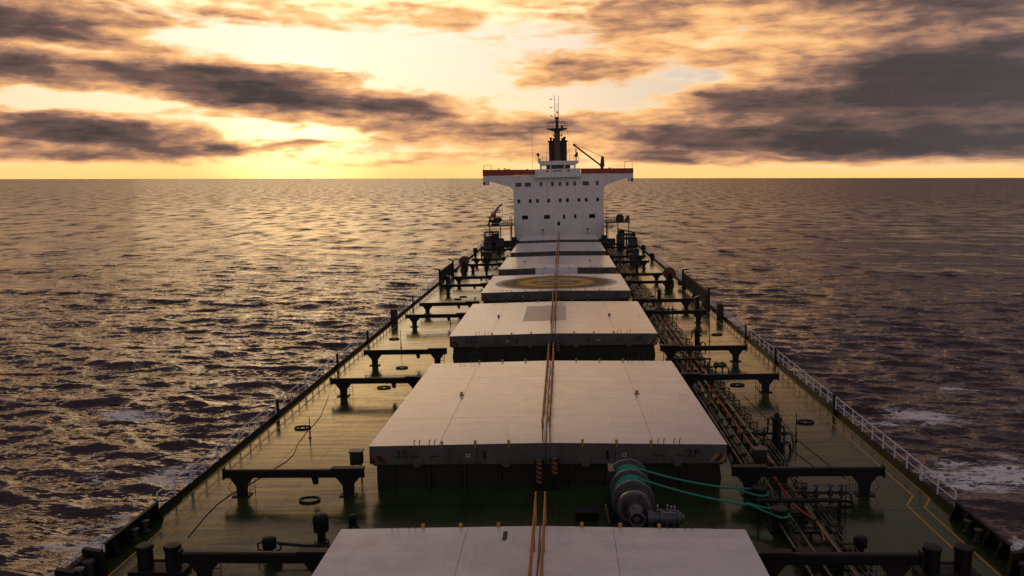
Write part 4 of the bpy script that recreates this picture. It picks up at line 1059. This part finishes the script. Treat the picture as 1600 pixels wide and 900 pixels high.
# small fittings in the dark well between the first two hatches
for (x, y, sx, sy, h, lab) in ((5.9, 29.6, .28, .3, .5, 'small dark box with a pale top right of the winch motor'), (-1.9, 29.3, .16, .16, .55, 'small dark stump left of the nearest handrails'), (1.7, 32.2, .45, .35, .3, 'low dark box left of the winch'), (9.6, 28.0, .7, .45, .42, 'low dark tray beside the right pipes at the bottom'), (-3.6, 29.0, .3, .25, .22, 'low dark fitting left of the nearest hatch middle'), (7.3, 28.3, .55, .4, .5, 'dark blue-grey chest behind the right corner of the nearest hatch')):
    T_ = thing('deck_box', lab, 'box', (x, y, 0), 'small boxes on the fore deck')
    MB().box(x - sx, x + sx, y - sy, y + sy, .03, h).build('body', M['black'], T_, bevel=.02)
    MB().box(x - sx - .03, x + sx + .03, y - sy - .03, y + sy + .03, h + .001, h + .04).build('lid', M['side'] if x == 5.9 else M['black'], T_)

# ---------------------------------------------------------------- hose reels and stowed gangways at the rails
for (x, y, lab) in ((-14.65, 129.0, 'red-brown hose reel at the left rail beside the fifth hatch'), (14.35, 106.5, 'red-brown hose reel at the right rail beyond the helipad hatch')):
    T_ = thing('hose_reel', lab, 'hose reel', (x, y, 0), 'hose reels')
    z = 1.5
    MB().lathe((x, y - .35, z), (0, 1, 0), [(0, .15), (0, .74), (.05, .78), (.08, .74), (.08, .15)], 24).build('flange', M['reel'], T_)
    MB().lathe((x, y + .30, z), (0, 1, 0), [(0, .15), (0, .74), (.05, .78), (.08, .74), (.08, .15)], 24).build('flange', M['reel'], T_)
    MB().lathe((x, y - .27, z), (0, 1, 0), [(0, .52), (.14, .56), (.28, .52), (.42, .56), (.57, .52)], 20).build('hose_coil', M['cable'], T_)
    for q in (-.42, .42):
        MB().prism([(x - .6, .02), (x + .6, .02), (x + .1, z + .1), (x - .1, z + .1)], y + q - .03, y + q + .03).build('stand', M['black'], T_)
    MB().box(x - .3, x + .3, y - .9, y - .5, .001, .5).build('pump_box', M['boat'], T_)
for (s, a, b, side, wh) in ((-1, 110.5, 123.5, 'left', 'fifth'), (1, 86.0, 103.5, 'right', 'fourth')):
    T_ = thing('stowed_gangway', 'dark gangway stowed on edge along the %s rail beside the %s hatch' % (side, wh), 'gangway', (s * 15.7, a, 0), 'stowed gangways')
    x = s * 15.7
    for xx in (x - .06, x + .06):
        for z in (.45, 1.75): MB().box(xx - .04, xx + .04, a, b, z, z + .16).build('stringer', M['black'], T_)
    k = int((b - a) / .42)
    for i in range(k + 1):
        yy = a + .1 + (b - a - .2) * i / k
        MB().box(x - .05, x + .05, yy - .09, yy + .09, .611, 1.749).build('tread', M['boat'], T_)
    for yy in (a + .6, (a + b) / 2, b - .6):
        MB().prism([(x - .3, .001), (x + .3, .001), (x + .16, .449), (x - .16, .449)], yy - .1, yy + .1).build('cradle', M['black'], T_)
    for yy in (a - .5, b + .5):
        MB().bar((x, yy, 0), (x, yy, 2.25), .22, .22).bar((x, yy, 2.15), (x + s * .7, yy, 2.3), .16, .16).build('davit_post', M['black'], T_)
        MB().lathe((x - s * .35, yy, .55), (0, 1, 0), [(-.3, .1), (-.3, .30), (-.25, .30), (-.25, .18), (.25, .18), (.25, .30), (.3, .30), (.3, .1)], 14).build('hoisting_drum', M['gear'], T_)
    MB().prism([(x - s * .5, .002), (x - s * 1.0, .002), (x - s * 1.0, .9), (x - s * .5, 1.1)], a + 2.0, a + 2.9).build('winch_case', M['boat'], T_)

# ---------------------------------------------------------------- accommodation block
YF = 188.0
H_ = thing('deckhouse', 'white multi-storey deckhouse with bridge wings at the stern', 'deckhouse', (0, YF, 0))
MB().box(-10.1, 10.1, YF, 204, 0, 12.9).build('front_block', M['white'], H_)
for s, e in ((-1, 16.88), (1, 16.7)):
    poly = [(s * 10.101, 15.2), (s * e, 15.26 if s < 0 else 15.02), (s * e, 13.1), (s * (e - 1.0), 13.1), (s * (e - 1.15), 14.02), (s * 11.0, 12.62), (s * 10.35, 12.15), (s * 10.101, 11.5)]
    MB().prism(poly, YF + .015, YF + 3.4).build('wing', M['white'], H_)
    MB().box(min(s * (e - 1.0), s * (e - .55)), max(s * (e - 1.0), s * (e - .55)), YF - .03, YF + .4, 13.09, 13.95).build('wing_bracket', M['white'], H_)
    MB().box(min(s * (e - .50), s * (e - .02)), max(s * (e - .50), s * (e - .02)), YF - .04, YF + .015, 13.12, 13.80).build('side_light_box', M['letter'], H_)
    # red bulwark of the wing, following its sheer
    zt0, zt1, zb = 16.28, (16.56 if s < 0 else 16.05), 15.16
    x0, x1 = s * 5.1, s * (e + .02)
    MB().prism([(x0, zb), (x1, zb + (.06 if s < 0 else -.2)), (x1, zt1), (x0, zt0)], YF - .06, YF + .01).build('red_bulwark', M['red'], H_)
    MB().box(min(x0, x1), max(x0, x1), YF + .03, YF + 3.3, 15.262, 15.32).build('wing_deck', M['white'], H_)
    # awning frame at the wing tip
    T_ = MB()
    for xx in (e - .2, e - 1.9): T_.tube([(s * xx, YF + .5, 15.0), (s * xx, YF + .5, 17.55)], .05, 6)
    T_.tube([(s * (e - .2), YF + .5, 17.55), (s * (e - 1.9), YF + .5, 17.55)], .05, 6)
    T_.build('awning_frame', M['grey_pipe'], H_)
MB().box(-10.1, 10.1, YF + .005, 200, 12.901, 15.16).build('bridge_storey', M['white'], H_)
MB().box(-5.12, 5.02, YF - .9, YF - .001, 14.75, 16.32).build('bridge_front_bulwark', M['white'], H_)
MB().box(-5.2, 5.1, YF - 1.0, YF - .001, 14.45, 14.745).build('bulwark_lip', M['white'], H_)
MB().box(-1.2, .7, YF - .925, YF - .902, 15.75, 15.98).build('name_board', M['side'], H_)
for x in (-2.4, 2.3): MB().lathe((x, YF - .902, 15.85), (0, -1, 0), [(0, .22), (.03, .22), (.05, .15)], 12).build('porthole_mark', M['letter'], H_)
# wheelhouse: sill, posts, roof, panes
MB().box(-4.0, 3.9, YF + .2, 196, 15.161, 16.16).build('wheelhouse_sill', M['white'], H_)
MB().prism([(-3.95, 17.22), (-4.45, 17.85), (-4.45, 18.2), (4.65, 18.05), (4.65, 17.65), (3.85, 17.22)], YF + .1, 196.5).build('wheelhouse_roof', M['white'], H_)
for x in (-3.92, -1.62, 1.47, 3.82):
    MB().box(x - .12, x + .12, YF + .25, YF + .45, 16.161, 17.219).build('window_post', M['white'], H_)
for x in (-3.92, 3.82): MB().box(x - .1, x + .1, 195.6, 195.9, 16.161, 17.219).build('window_post', M['white'], H_)
MB().box(-1.5, 1.35, YF + .30, YF + .36, 16.161, 17.219).build('wheelhouse_pane', M['glass'], H_)
MB().box(-2.6, -1.74, YF + .30, YF + .36, 16.161, 17.219).build('wheelhouse_pane', M['glass'], H_)
MB().box(1.59, 2.75, YF + .30, YF + .36, 16.161, 17.219).build('wheelhouse_pane', M['glass'], H_)
MB().box(-3.8, -2.6, YF + .31, YF + .34, 16.161, 17.219).build('wheelhouse_pane', M['clear'], H_)
MB().box(2.75, 3.7, YF + .31, YF + .34, 16.161, 17.219).build('wheelhouse_pane', M['clear'], H_)
MB().box(-2.5, 2.7, 191, 195, 16.161, 17.219).build('chart_room', M['glass'], H_)
# roof railing
mb = MB()
for x in (-4.4, -3.4, -2.5, 2.6, 3.6, 4.6): mb.tube([(x, YF + .3, 18.1), (x, YF + .3, 19.2)], .04, 5)
for a, b in ((-4.4, -2.5), (2.6, 4.6)):
    for z in (18.65, 19.2): mb.tube([(a, YF + .3, z), (b, YF + .3, z)], .035, 5)
mb.build('roof_railing', M['gear'], H_)
# windows
def window(xc, zc, w, h):
    f = MB(); t = .07
    f.box(xc - w / 2 - t, xc + w / 2 + t, YF - .05, YF - .001, zc + h / 2, zc + h / 2 + t); f.box(xc - w / 2 - t, xc + w / 2 + t, YF - .05, YF - .001, zc - h / 2 - t, zc - h / 2)
    f.box(xc - w / 2 - t, xc - w / 2, YF - .05, YF - .001, zc - h / 2, zc + h / 2); f.box(xc + w / 2, xc + w / 2 + t, YF - .05, YF - .001, zc - h / 2, zc + h / 2)
    o = f.build('window', M['side'], H_)
    MB().box(xc - w / 2, xc + w / 2, YF - .015, YF - .001, zc - h / 2, zc + h / 2).build('pane', M['glass'], o)
for x, w in ((-8.9, 1.2), (-6.8, 1.2), (-3.83, .45), (-1.3, .45), (.38, .45), (2.03, .45), (3.69, .45), (6.12, 1.2), (8.7, .45)): window(x, 13.0 - .003 * x, w, .74)
for x in (-8.9, -6.36, -4.71, -2.21, .37, 2.01, 4.56, 6.2, 8.74): window(x, 9.33, .48, .68)
for x, w in ((-7.6, 1.2), (-2.65, 1.2), (1.2, .38), (3.7, .38), (7.47, 1.2)): window(x, 5.68, w, .76)
MB().box(-.36, .27, YF - .06, YF - .001, 3.7, 4.6).build('vent_grille', M['letter'], H_)
MB().box(-10.0, 10.0, YF - .02, YF - .001, .0, .5).build('base_strip', M['side'], H_)
mb = MB()
for z in (7.5, 11.1): mb.box(-10.1, 10.1, YF - .012, YF - .001, z, z + .06)
mb.build('deck_seam', M['white'], H_)
# cowl and small lamps in front of the house foot
for (x, lab) in ((-3.6, 'small dark lamp at the foot of the deckhouse, left of the handrails'), (6.4, 'small dark lamp at the foot of the deckhouse, right of the handrails')):
    T_ = thing('deck_lamp', lab, 'lamp', (x, 187, 0), 'lamps at the deckhouse foot')
    MB().tube([(x, 187, 0), (x, 187, 2.6)], .08, 6).build('stem', M['gear'], T_)
    MB().lathe((x, 187, 2.6), (0, 0, 1), [(0, .1), (.1, .28), (.35, .24), (.4, 0)], 10).build('head', M['gear'], T_)

# funnel, mast, aerials, crane
F_ = thing('funnel', 'black funnel behind the wheelhouse', 'funnel', (0, 198, 15))
MB().prism([(-2.05, 15.2), (2.1, 15.2), (2.12, 22.7), (-2.1, 22.8)], 197.0, 201.5).build('casing', M['funnel'], F_)
MB().box(-2.32, 2.32, 196.85, 201.65, 22.81, 23.0).build('top_rim', M['funnel'], F_)
for x, h in ((-1.6, .8), (-.9, .6), (1.1, .6), (1.6, .9)):
    MB().lathe((x, 198.2, 23.0), (0, 0, 1), [(0, .26), (h * .6, .26), (h * .7, .34), (h, .34), (h, .2)], 10).build('exhaust_pipe', M['funnel'], F_)
for x in (-1.5, 1.5): MB().box(x - .05, x + .05, 196.90, 196.999, 15.2, 22.7).build('fender_strip', M['mast'], F_)
R_ = thing('radar_mast', 'tall radar mast with a railed platform in front of the funnel', 'mast', (-.1, 196, 15))
MB().prism([(-.78, 15.2), (.66, 15.2), (.58, 25.1), (-.76, 25.1)], 195.8, 196.8).build('column', M['mast'], R_)
MB().prism([(-.9, 25.1), (.72, 25.1), (2.25, 25.55), (2.25, 25.75), (-2.38, 25.75), (-2.38, 25.6)], 195.3, 197.2).build('platform', M['funnel'], R_)
mb = MB()
for x in (-2.36, -1.9, -1.2, 1.0, 1.7, 2.22): mb.tube([(x, 195.35, 25.75), (x, 195.35, 26.9)], .035, 5); mb.tube([(x, 197.1, 25.75), (x, 197.1, 26.9)], .035, 5)
for z in (26.3, 26.9):
    for y in (195.35, 197.1): mb.tube([(-2.36, y, z), (2.22, y, z)], .03, 5)
mb.build('platform_railing', M['gear'], R_)
MB().prism([(-.45, 25.751), (.30, 25.751), (.16, 27.9), (-.32, 27.9)], 195.9, 196.5).build('upper_column', M['funnel'], R_)
MB().box(-2.05, 1.8, 195.7, 195.95, 27.1, 27.28).build('radar_scanner', M['gear'], R_)
MB().box(.8, 1.35, 195.6, 196.2, 25.76, 26.35).build('radar_motor', M['funnel'], R_)
for x, zt in ((-.52, 33.3), (.32, 33.1)):
    MB().tube([(x, 196.2, 27.2), (x, 196.2, zt - .6), (x + (.14 if x > 0 else -.14), 196.2, zt)], .065, 6).build('topmast', M['mast'], R_)
mb = MB()
for k in range(9): mb.tube([(-.52, 196.2, 27.9 + k * .42), (.32, 196.2, 27.9 + k * .42)], .03, 4)
mb.build('rungs', M['mast'], R_)
MB().box(-.45, .30, 196.05, 196.35, 27.9, 28.35).box(-.12, .22, 196.05, 196.35, 29.2, 29.55).build('signal_lamp', M['funnel'], R_)
for z in (28.5, 30.4, 32.3):
    MB().tube([(-.52, 196.2, z), (-1.25, 196.2, z + .05)], .025, 4).box(-1.6, -1.25, 196.1, 196.3, z, z + .22).build('lantern_arm', M['funnel'], R_)
for s in (-1, 1):
    MB().box(s * .75 - .28, s * .75 + .28, 195.7, 196.2, 23.9, 24.05).box(s * .95 - .12, s * .95 + .12, 195.8, 196.1, 24.05, 24.4).build('side_bracket', M['funnel'], R_)
    MB().tube([(s * 2.3, 196.5, 25.6), (s * 2.75, 196.5, 18.2)], .02, 4).build('stay_wire', M['cable'], R_)
T_ = thing('searchlight', 'round searchlight on a post at the left corner of the wheelhouse roof', 'searchlight', (-4.4, 189, 18.1))
MB().tube([(-4.4, 189, 18.1), (-4.4, 189, 19.35)], .09, 7).box(-4.2, -3.85, 188.9, 189.2, 18.15, 18.75).build('stand', M['gear'], T_)
MB().lathe((-4.4, 188.75, 19.6), (0, 1, 0), [(0, .30), (.05, .36), (.35, .36), (.5, .15), (.52, 0)], 14).build('head', M['gear'], T_)
T_ = thing('roof_post', 'dark lamp post at the right corner of the wheelhouse roof', 'post', (4.15, 189.2, 18.1))
MB().tube([(4.1, 189.2, 18.05), (4.1, 189.2, 20.6)], .12, 7).build('stem', M['gear'], T_)
MB().box(3.75, 4.05, 189.0, 189.4, 18.9, 19.5).box(4.2, 4.5, 189.0, 189.4, 18.9, 19.9).build('lamp', M['gear'], T_)
MB().tube([(-5.8, 192, 15.0), (-5.8, 192, 21.9), (-5.78, 192, 27.2)], .04, 5, r1=.015).box(-5.9, -5.7, 191.9, 192.1, 15.0, 15.8).build('whip_aerial', M['gear'], label='tall thin whip aerial left of the wheelhouse', cat='aerial')
C_ = thing('provision_crane', 'dark slewing crane with a long jib on the right bridge deck', 'crane', (10.0, 192, 15))
MB().tube([(10.0, 192, 15.0), (10.0, 192, 17.2)], .35, 10).build('pedestal', M['gear'], C_)
MB().prism([(9.5, 16.6), (10.55, 16.6), (10.45, 18.9), (9.85, 18.95)], 191.75, 191.85).prism([(9.5, 16.6), (10.55, 16.6), (10.45, 18.9), (9.85, 18.95)], 192.15, 192.25).build('a_frame', M['gear'], C_)
MB().bar((9.6, 192, 17.0), (3.9, 192, 21.5), .26, .36).build('jib', M['funnel'], C_)
MB().lathe((3.75, 191.8, 21.65), (0, 1, 0), [(0, .1), (0, .30), (.4, .30), (.4, .1)], 12).build('jib_head', M['gear'], C_)
MB().tube([(3.8, 192, 21.9), (10.1, 192, 18.9)], .05, 5).build('topping_wire', M['cable'], C_)
MB().tube([(4.05, 192, 21.3), (4.05, 192, 19.4)], .03, 4).build('hoist_wire', M['cable'], C_)
for (x, z0, h, r, lab) in ((-13.4, 15.0, 1.75, .16, 'small vent on the left bridge wing, outer'), (-12.0, 15.0, 1.75, .22, 'small flat vent on the left bridge wing'), (-11.2, 15.0, 1.6, .2, 'small vent on the left bridge wing, inner'), (-6.9, 15.0, 1.5, .12, 'thin post on the left bridge wing near the wheelhouse'), (11.6, 15.0, 1.35, .14, 'small vent on the right bridge wing')):
    T_ = thing('wing_fitting', lab, 'vent', (x, 190, z0), 'fittings on the bridge wings')
    MB().tube([(x, 190, z0), (x, 190, z0 + h - .15)], r * .6, 6).build('stem', M['gear'], T_)
    MB().box(x - r * 1.6, x + r * 1.6, 189.8, 190.2, z0 + h - .15, z0 + h).build('head', M['gear'], T_)

# ---------------------------------------------------------------- boat platforms and gear beside the house
for s, side in ((-1, 'left'), (1, 'right')):
    z = 4.25 if s < 0 else 4.45
    P_ = thing('boat_platform', 'railed boat platform projecting from the %s side of the deckhouse' % side, 'platform', (s * 13, 186, 0), 'boat platforms')
    MB().box(min(s * 10.12, s * 15.6), max(s * 10.12, s * 15.6), 183.2, 196, z - .28, z).build('slab', M['side'], P_)
    for x in (10.5, 12.9, 15.3): MB().bar((s * x, 183.6, 0), (s * x, 183.6, z - .281), .2).build('pillar', M['black'], P_)
    if s < 0: MB().box(-16.5, -10.12, 183.4, 183.6, 3.35, 3.5).build('lower_bar', M['gear'], P_)
    mb = MB()
    for x in (10.4, 11.3, 12.2, 15.4): mb.tube([(s * x, 183.35, z), (s * x, 183.35, z + 1.1)], .05, 5)
    for zz in (.55, 1.1): mb.tube([(s * 10.2, 183.35, z + zz), (s * 12.3, 183.35, z + zz)], .04, 5)
    mb.build('railing', M['gear'], P_)
    mb = MB()
    for x in (10.35, 10.75): mb.tube([(s * x, 183.3, 0), (s * x, 183.3, z + (3.5 if s > 0 else 2.0))], .06, 5)
    for k in range(12): mb.tube([(s * 10.35, 183.3, .3 + k * .38), (s * 10.75, 183.3, .3 + k * .38)], .03, 4)
    mb.build('ladder', M['gear'], P_)
B_ = thing('rescue_boat', 'dark rescue boat under an orange davit on the left platform', 'boat', (-14.0, 184.5, 4.25))
mb = MB()
secs = [(-2.0, .15, .75), (-1.4, .75, .35), (0, .95, .18), (1.4, .85, .25), (2.0, .6, .4)]
ring = []
for (yy, w, zb) in secs:
    ring.append([(-14.05 + q * w * 1.7, 184.6 + yy, 4.25 + zz) for q, zz in ((-1, 1.25), (-.8, .7), (-.3, zb + .25), (.3, zb + .25), (.8, .7), (1, 1.25))])
vs = [p for r in ring for p in r]; m6 = 6
mb.add(vs, [(i * m6 + k, i * m6 + k + 1, (i + 1) * m6 + k + 1, (i + 1) * m6 + k) for i in range(4) for k in range(5)] + [tuple(i * m6 + k for k in ((0, 5))) + tuple((i + 1) * m6 + k for k in (5, 0)) for i in range(4)] + [tuple(range(6)), tuple(range(29, 23, -1))])
mb.build('hull', M['boat'], B_)
MB().box(-14.5, -12.7, 184.0, 185.4, 5.5, 5.95).build('canopy', M['boat'], B_, bevel=.15)
MB().box(-14.9, -13.2, 184.2, 185.0, 4.26, 4.6).build('cradle', M['black'], B_)
D_ = thing('boat_davit', 'orange-brown davit arm raised above the rescue boat', 'davit', (-14.3, 184, 4.25))
MB().prism([(-15.1, 6.0), (-13.9, 6.0), (-13.8, 6.9), (-14.9, 6.9)], 183.7, 184.3).build('housing', M['orange'], D_)
MB().bar((-14.3, 184, 6.7), (-13.3, 184, 8.2), .42, .42).bar((-13.35, 184, 8.15), (-12.35, 184, 8.85), .36, .34).build('arm', M['orange'], D_)
MB().tube([(-15.6, 183.9, 4.25), (-15.0, 183.9, 6.2)], .2, 8).build('post', M['gear'], D_)
MB().tube([(-12.4, 184, 8.75), (-12.4, 184, 5.9)], .03, 4).build('fall_wire', M['cable'], D_)
L_ = thing('liferaft_canister', 'dark rounded liferaft housing on the right platform', 'liferaft', (13.4, 184.5, 4.45))
MB().lathe((13.4, 184.0, 5.25), (0, 1, 0), [(0, .2), (0, .78), (.1, .86), (1.5, .86), (1.6, .78), (1.6, 0)], 18).build('drum', M['boat'], L_)
MB().box(12.55, 14.25, 184.1, 185.5, 4.451, 4.75).build('cradle', M['black'], L_)
MB().prism([(14.4, 4.5), (15.4, 4.5), (15.4, 5.75), (14.9, 5.75)], 184.2, 184.5).build('launch_frame', M['gear'], L_)
for s, side in ((-1, 'left'), (1, 'right')):
    S_ = thing('stores_rack', 'tall dark rack of gas bottles and gear on the %s deck before the deckhouse' % side, 'rack', (s * 14.3, 178, 0), 'racks before the deckhouse')
    x0, x1 = (12.9, 16.0) if s < 0 else (12.5, 16.2)
    zt = 3.2
    MB().prism([(s * x0, zt), (s * x1, zt - (.0 if s < 0 else .75)), (s * x1, zt - (.0 if s < 0 else .75) - .2), (s * x0, zt - .2)], 177, 180).build('roof', M['black'], S_)
    for x in (x0 + .1, (x0 + x1) / 2, x1 - .1):
        for y in (177.1, 179.9): MB().bar((s * x, y, 0), (s * x, y, zt - (.22 if s < 0 else .95)), .16).build('post', M['black'], S_)
    for zz in (.9, 1.8): MB().box(min(s * x0, s * x1), max(s * x0, s * x1), 177.5, 177.56, zz, zz + .5).build('kick_panel', M['boat'], S_)
    MB().box(min(s * (x0 + .1), s * (x0 + 1.5)), max(s * (x0 + .1), s * (x0 + 1.5)), 179.2, 179.8, .01, 2.7).build('back_cabinet', M['boat'], S_)
    k = 7
    for i in range(k):
        x = s * (x0 + .35 + (x1 - x0 - .7) * i / (k - 1)); h = random.uniform(1.5, 2.3)
        MB().lathe((x, 178.3 + random.uniform(-.4, .6), .02), (0, 0, 1), [(0, .17), (h - .2, .17), (h - .05, .08), (h, .05)], 10).build('gas_bottle', M['boat'] if i % 3 else M['mast'], S_)
    MB().box(min(s * (x1 - .75), s * (x1 - .05)), max(s * (x1 - .75), s * (x1 - .05)), 177.2, 178.0, .01, zt - 1.0).build('cabinet', M['mast'] if s < 0 else M['boat'], S_, bevel=.03)
    MB().box(min(s * 8.6, s * 12.2), max(s * 8.6, s * 12.2), 181.2, 182.2, .01, .95).box(min(s * 9.2, s * 10.2), max(s * 9.2, s * 10.2), 181.3, 182.1, .951, 1.7).build('locker_row', M['boat'], S_)
# more lockers and vents crowding the side decks before the house
for (x, y, sx, sy, h, lab) in ((-12.2, 172.5, .8, .6, 1.9, 'tall dark locker on the left deck beside the farthest hatch'), (-14.6, 171.0, .9, .7, 1.4, 'broad dark locker at the left rail beside the farthest hatch'), (12.6, 171.5, .8, .7, 2.3, 'tall dark locker on the right deck beside the farthest hatch'), (14.9, 168.5, .8, .8, 1.9, 'broad dark locker at the right rail beside the farthest hatch'), (13.4, 144.0, .5, .5, 1.5, 'narrow dark locker on the right deck beside the sixth hatch'), (-12.4, 143.2, .5, .5, 1.5, 'narrow dark locker on the left deck beside the sixth hatch'), (11.9, 134.0, .45, .5, 1.4, 'narrow dark locker on the right deck before the sixth hatch')):
    T_ = thing('deck_locker', lab, 'locker', (x, y, 0), 'dark lockers on the after deck')
    MB().box(x - sx, x + sx, y - sy, y + sy, .10, h).build('body', M['boat'], T_, bevel=.04)
    MB().prism([(x - sx - .06, h + .001), (x + sx + .06, h + .001), (x + sx * .6, h + .22), (x - sx * .6, h + .22)], y - sy - .05, y + sy + .05).build('roof', M['black'], T_)
    for q in (-1, 1): MB().box(x + q * sx * .5 - .03 - sx * .42, x + q * sx * .5 - .03 + sx * .42, y - sy - .03, y - sy - .001, .2, h - .1).build('door', M['gear'], T_)
    MB().box(x - sx * .9, x + sx * .9, y - sy * .9, y + sy * .9, .001, .099).build('plinth', M['black'], T_)
# winches and clutter on the after deck
for (x, y, lab) in ((-13.0, 150.0, 'dark mooring winch on the left after deck'), (13.2, 150.5, 'dark mooring winch on the right after deck'), (-14.4, 163, 'dark mooring winch at the left rail by the racks'), (14.4, 163, 'dark mooring winch at the right rail by the racks')):
    T_ = thing('deck_winch', lab, 'winch', (x, y, 0), 'dark winches on the after deck')
    MB().lathe((x - .9, y, .85), (1, 0, 0), [(0, .2), (0, .7), (.1, .7), (.1, .4), (.9, .4), (.9, .7), (1.0, .7), (1.0, .25), (1.5, .25), (1.5, .4), (1.8, .45)], 16).build('drum', M['gear'], T_)
    for q in (-.98, .2): MB().prism([(y - .6, .001), (y + .6, .001), (y + .2, 1.0), (y - .2, 1.0)], x + q, x + q + .07, 'yz').build('side_frame', M['black'], T_)
    MB().box(x + .45, x + .95, y - .3, y + .3, .001, 1.25).build('motor', M['boat'], T_, bevel=.04)
for (x, y, h, lab) in ((-15.6, 140, 1.3, 'left rail beside the sixth hatch'), (15.6, 139, 1.3, 'right rail beside the sixth hatch'), (-15.7, 156, 1.5, 'left rail near the far end of the sixth hatch'), (15.7, 155, 1.5, 'right rail near the far end of the sixth hatch'), (11.8, 160.5, 1.6, 'right pipes before the farthest hatch'), (-11.6, 161, 1.5, 'left deck before the farthest hatch')):
    mushroom('mushroom_ventilator', 'dark mushroom ventilator by the ' + lab, 'ventilator', x, y, h, .42, 'deck ventilators')

# ---------------------------------------------------------------- move the ship into its heeled and trimmed position
bpy.context.view_layer.update()
for o in SHIP_TOP:
    sc = o.scale.copy()
    m = SHIP @ Matrix.LocRotScale(o.location, o.rotation_euler, None)
    l, r, _ = m.decompose()
    o.location = l; o.rotation_euler = r.to_euler(); o.scale = sc
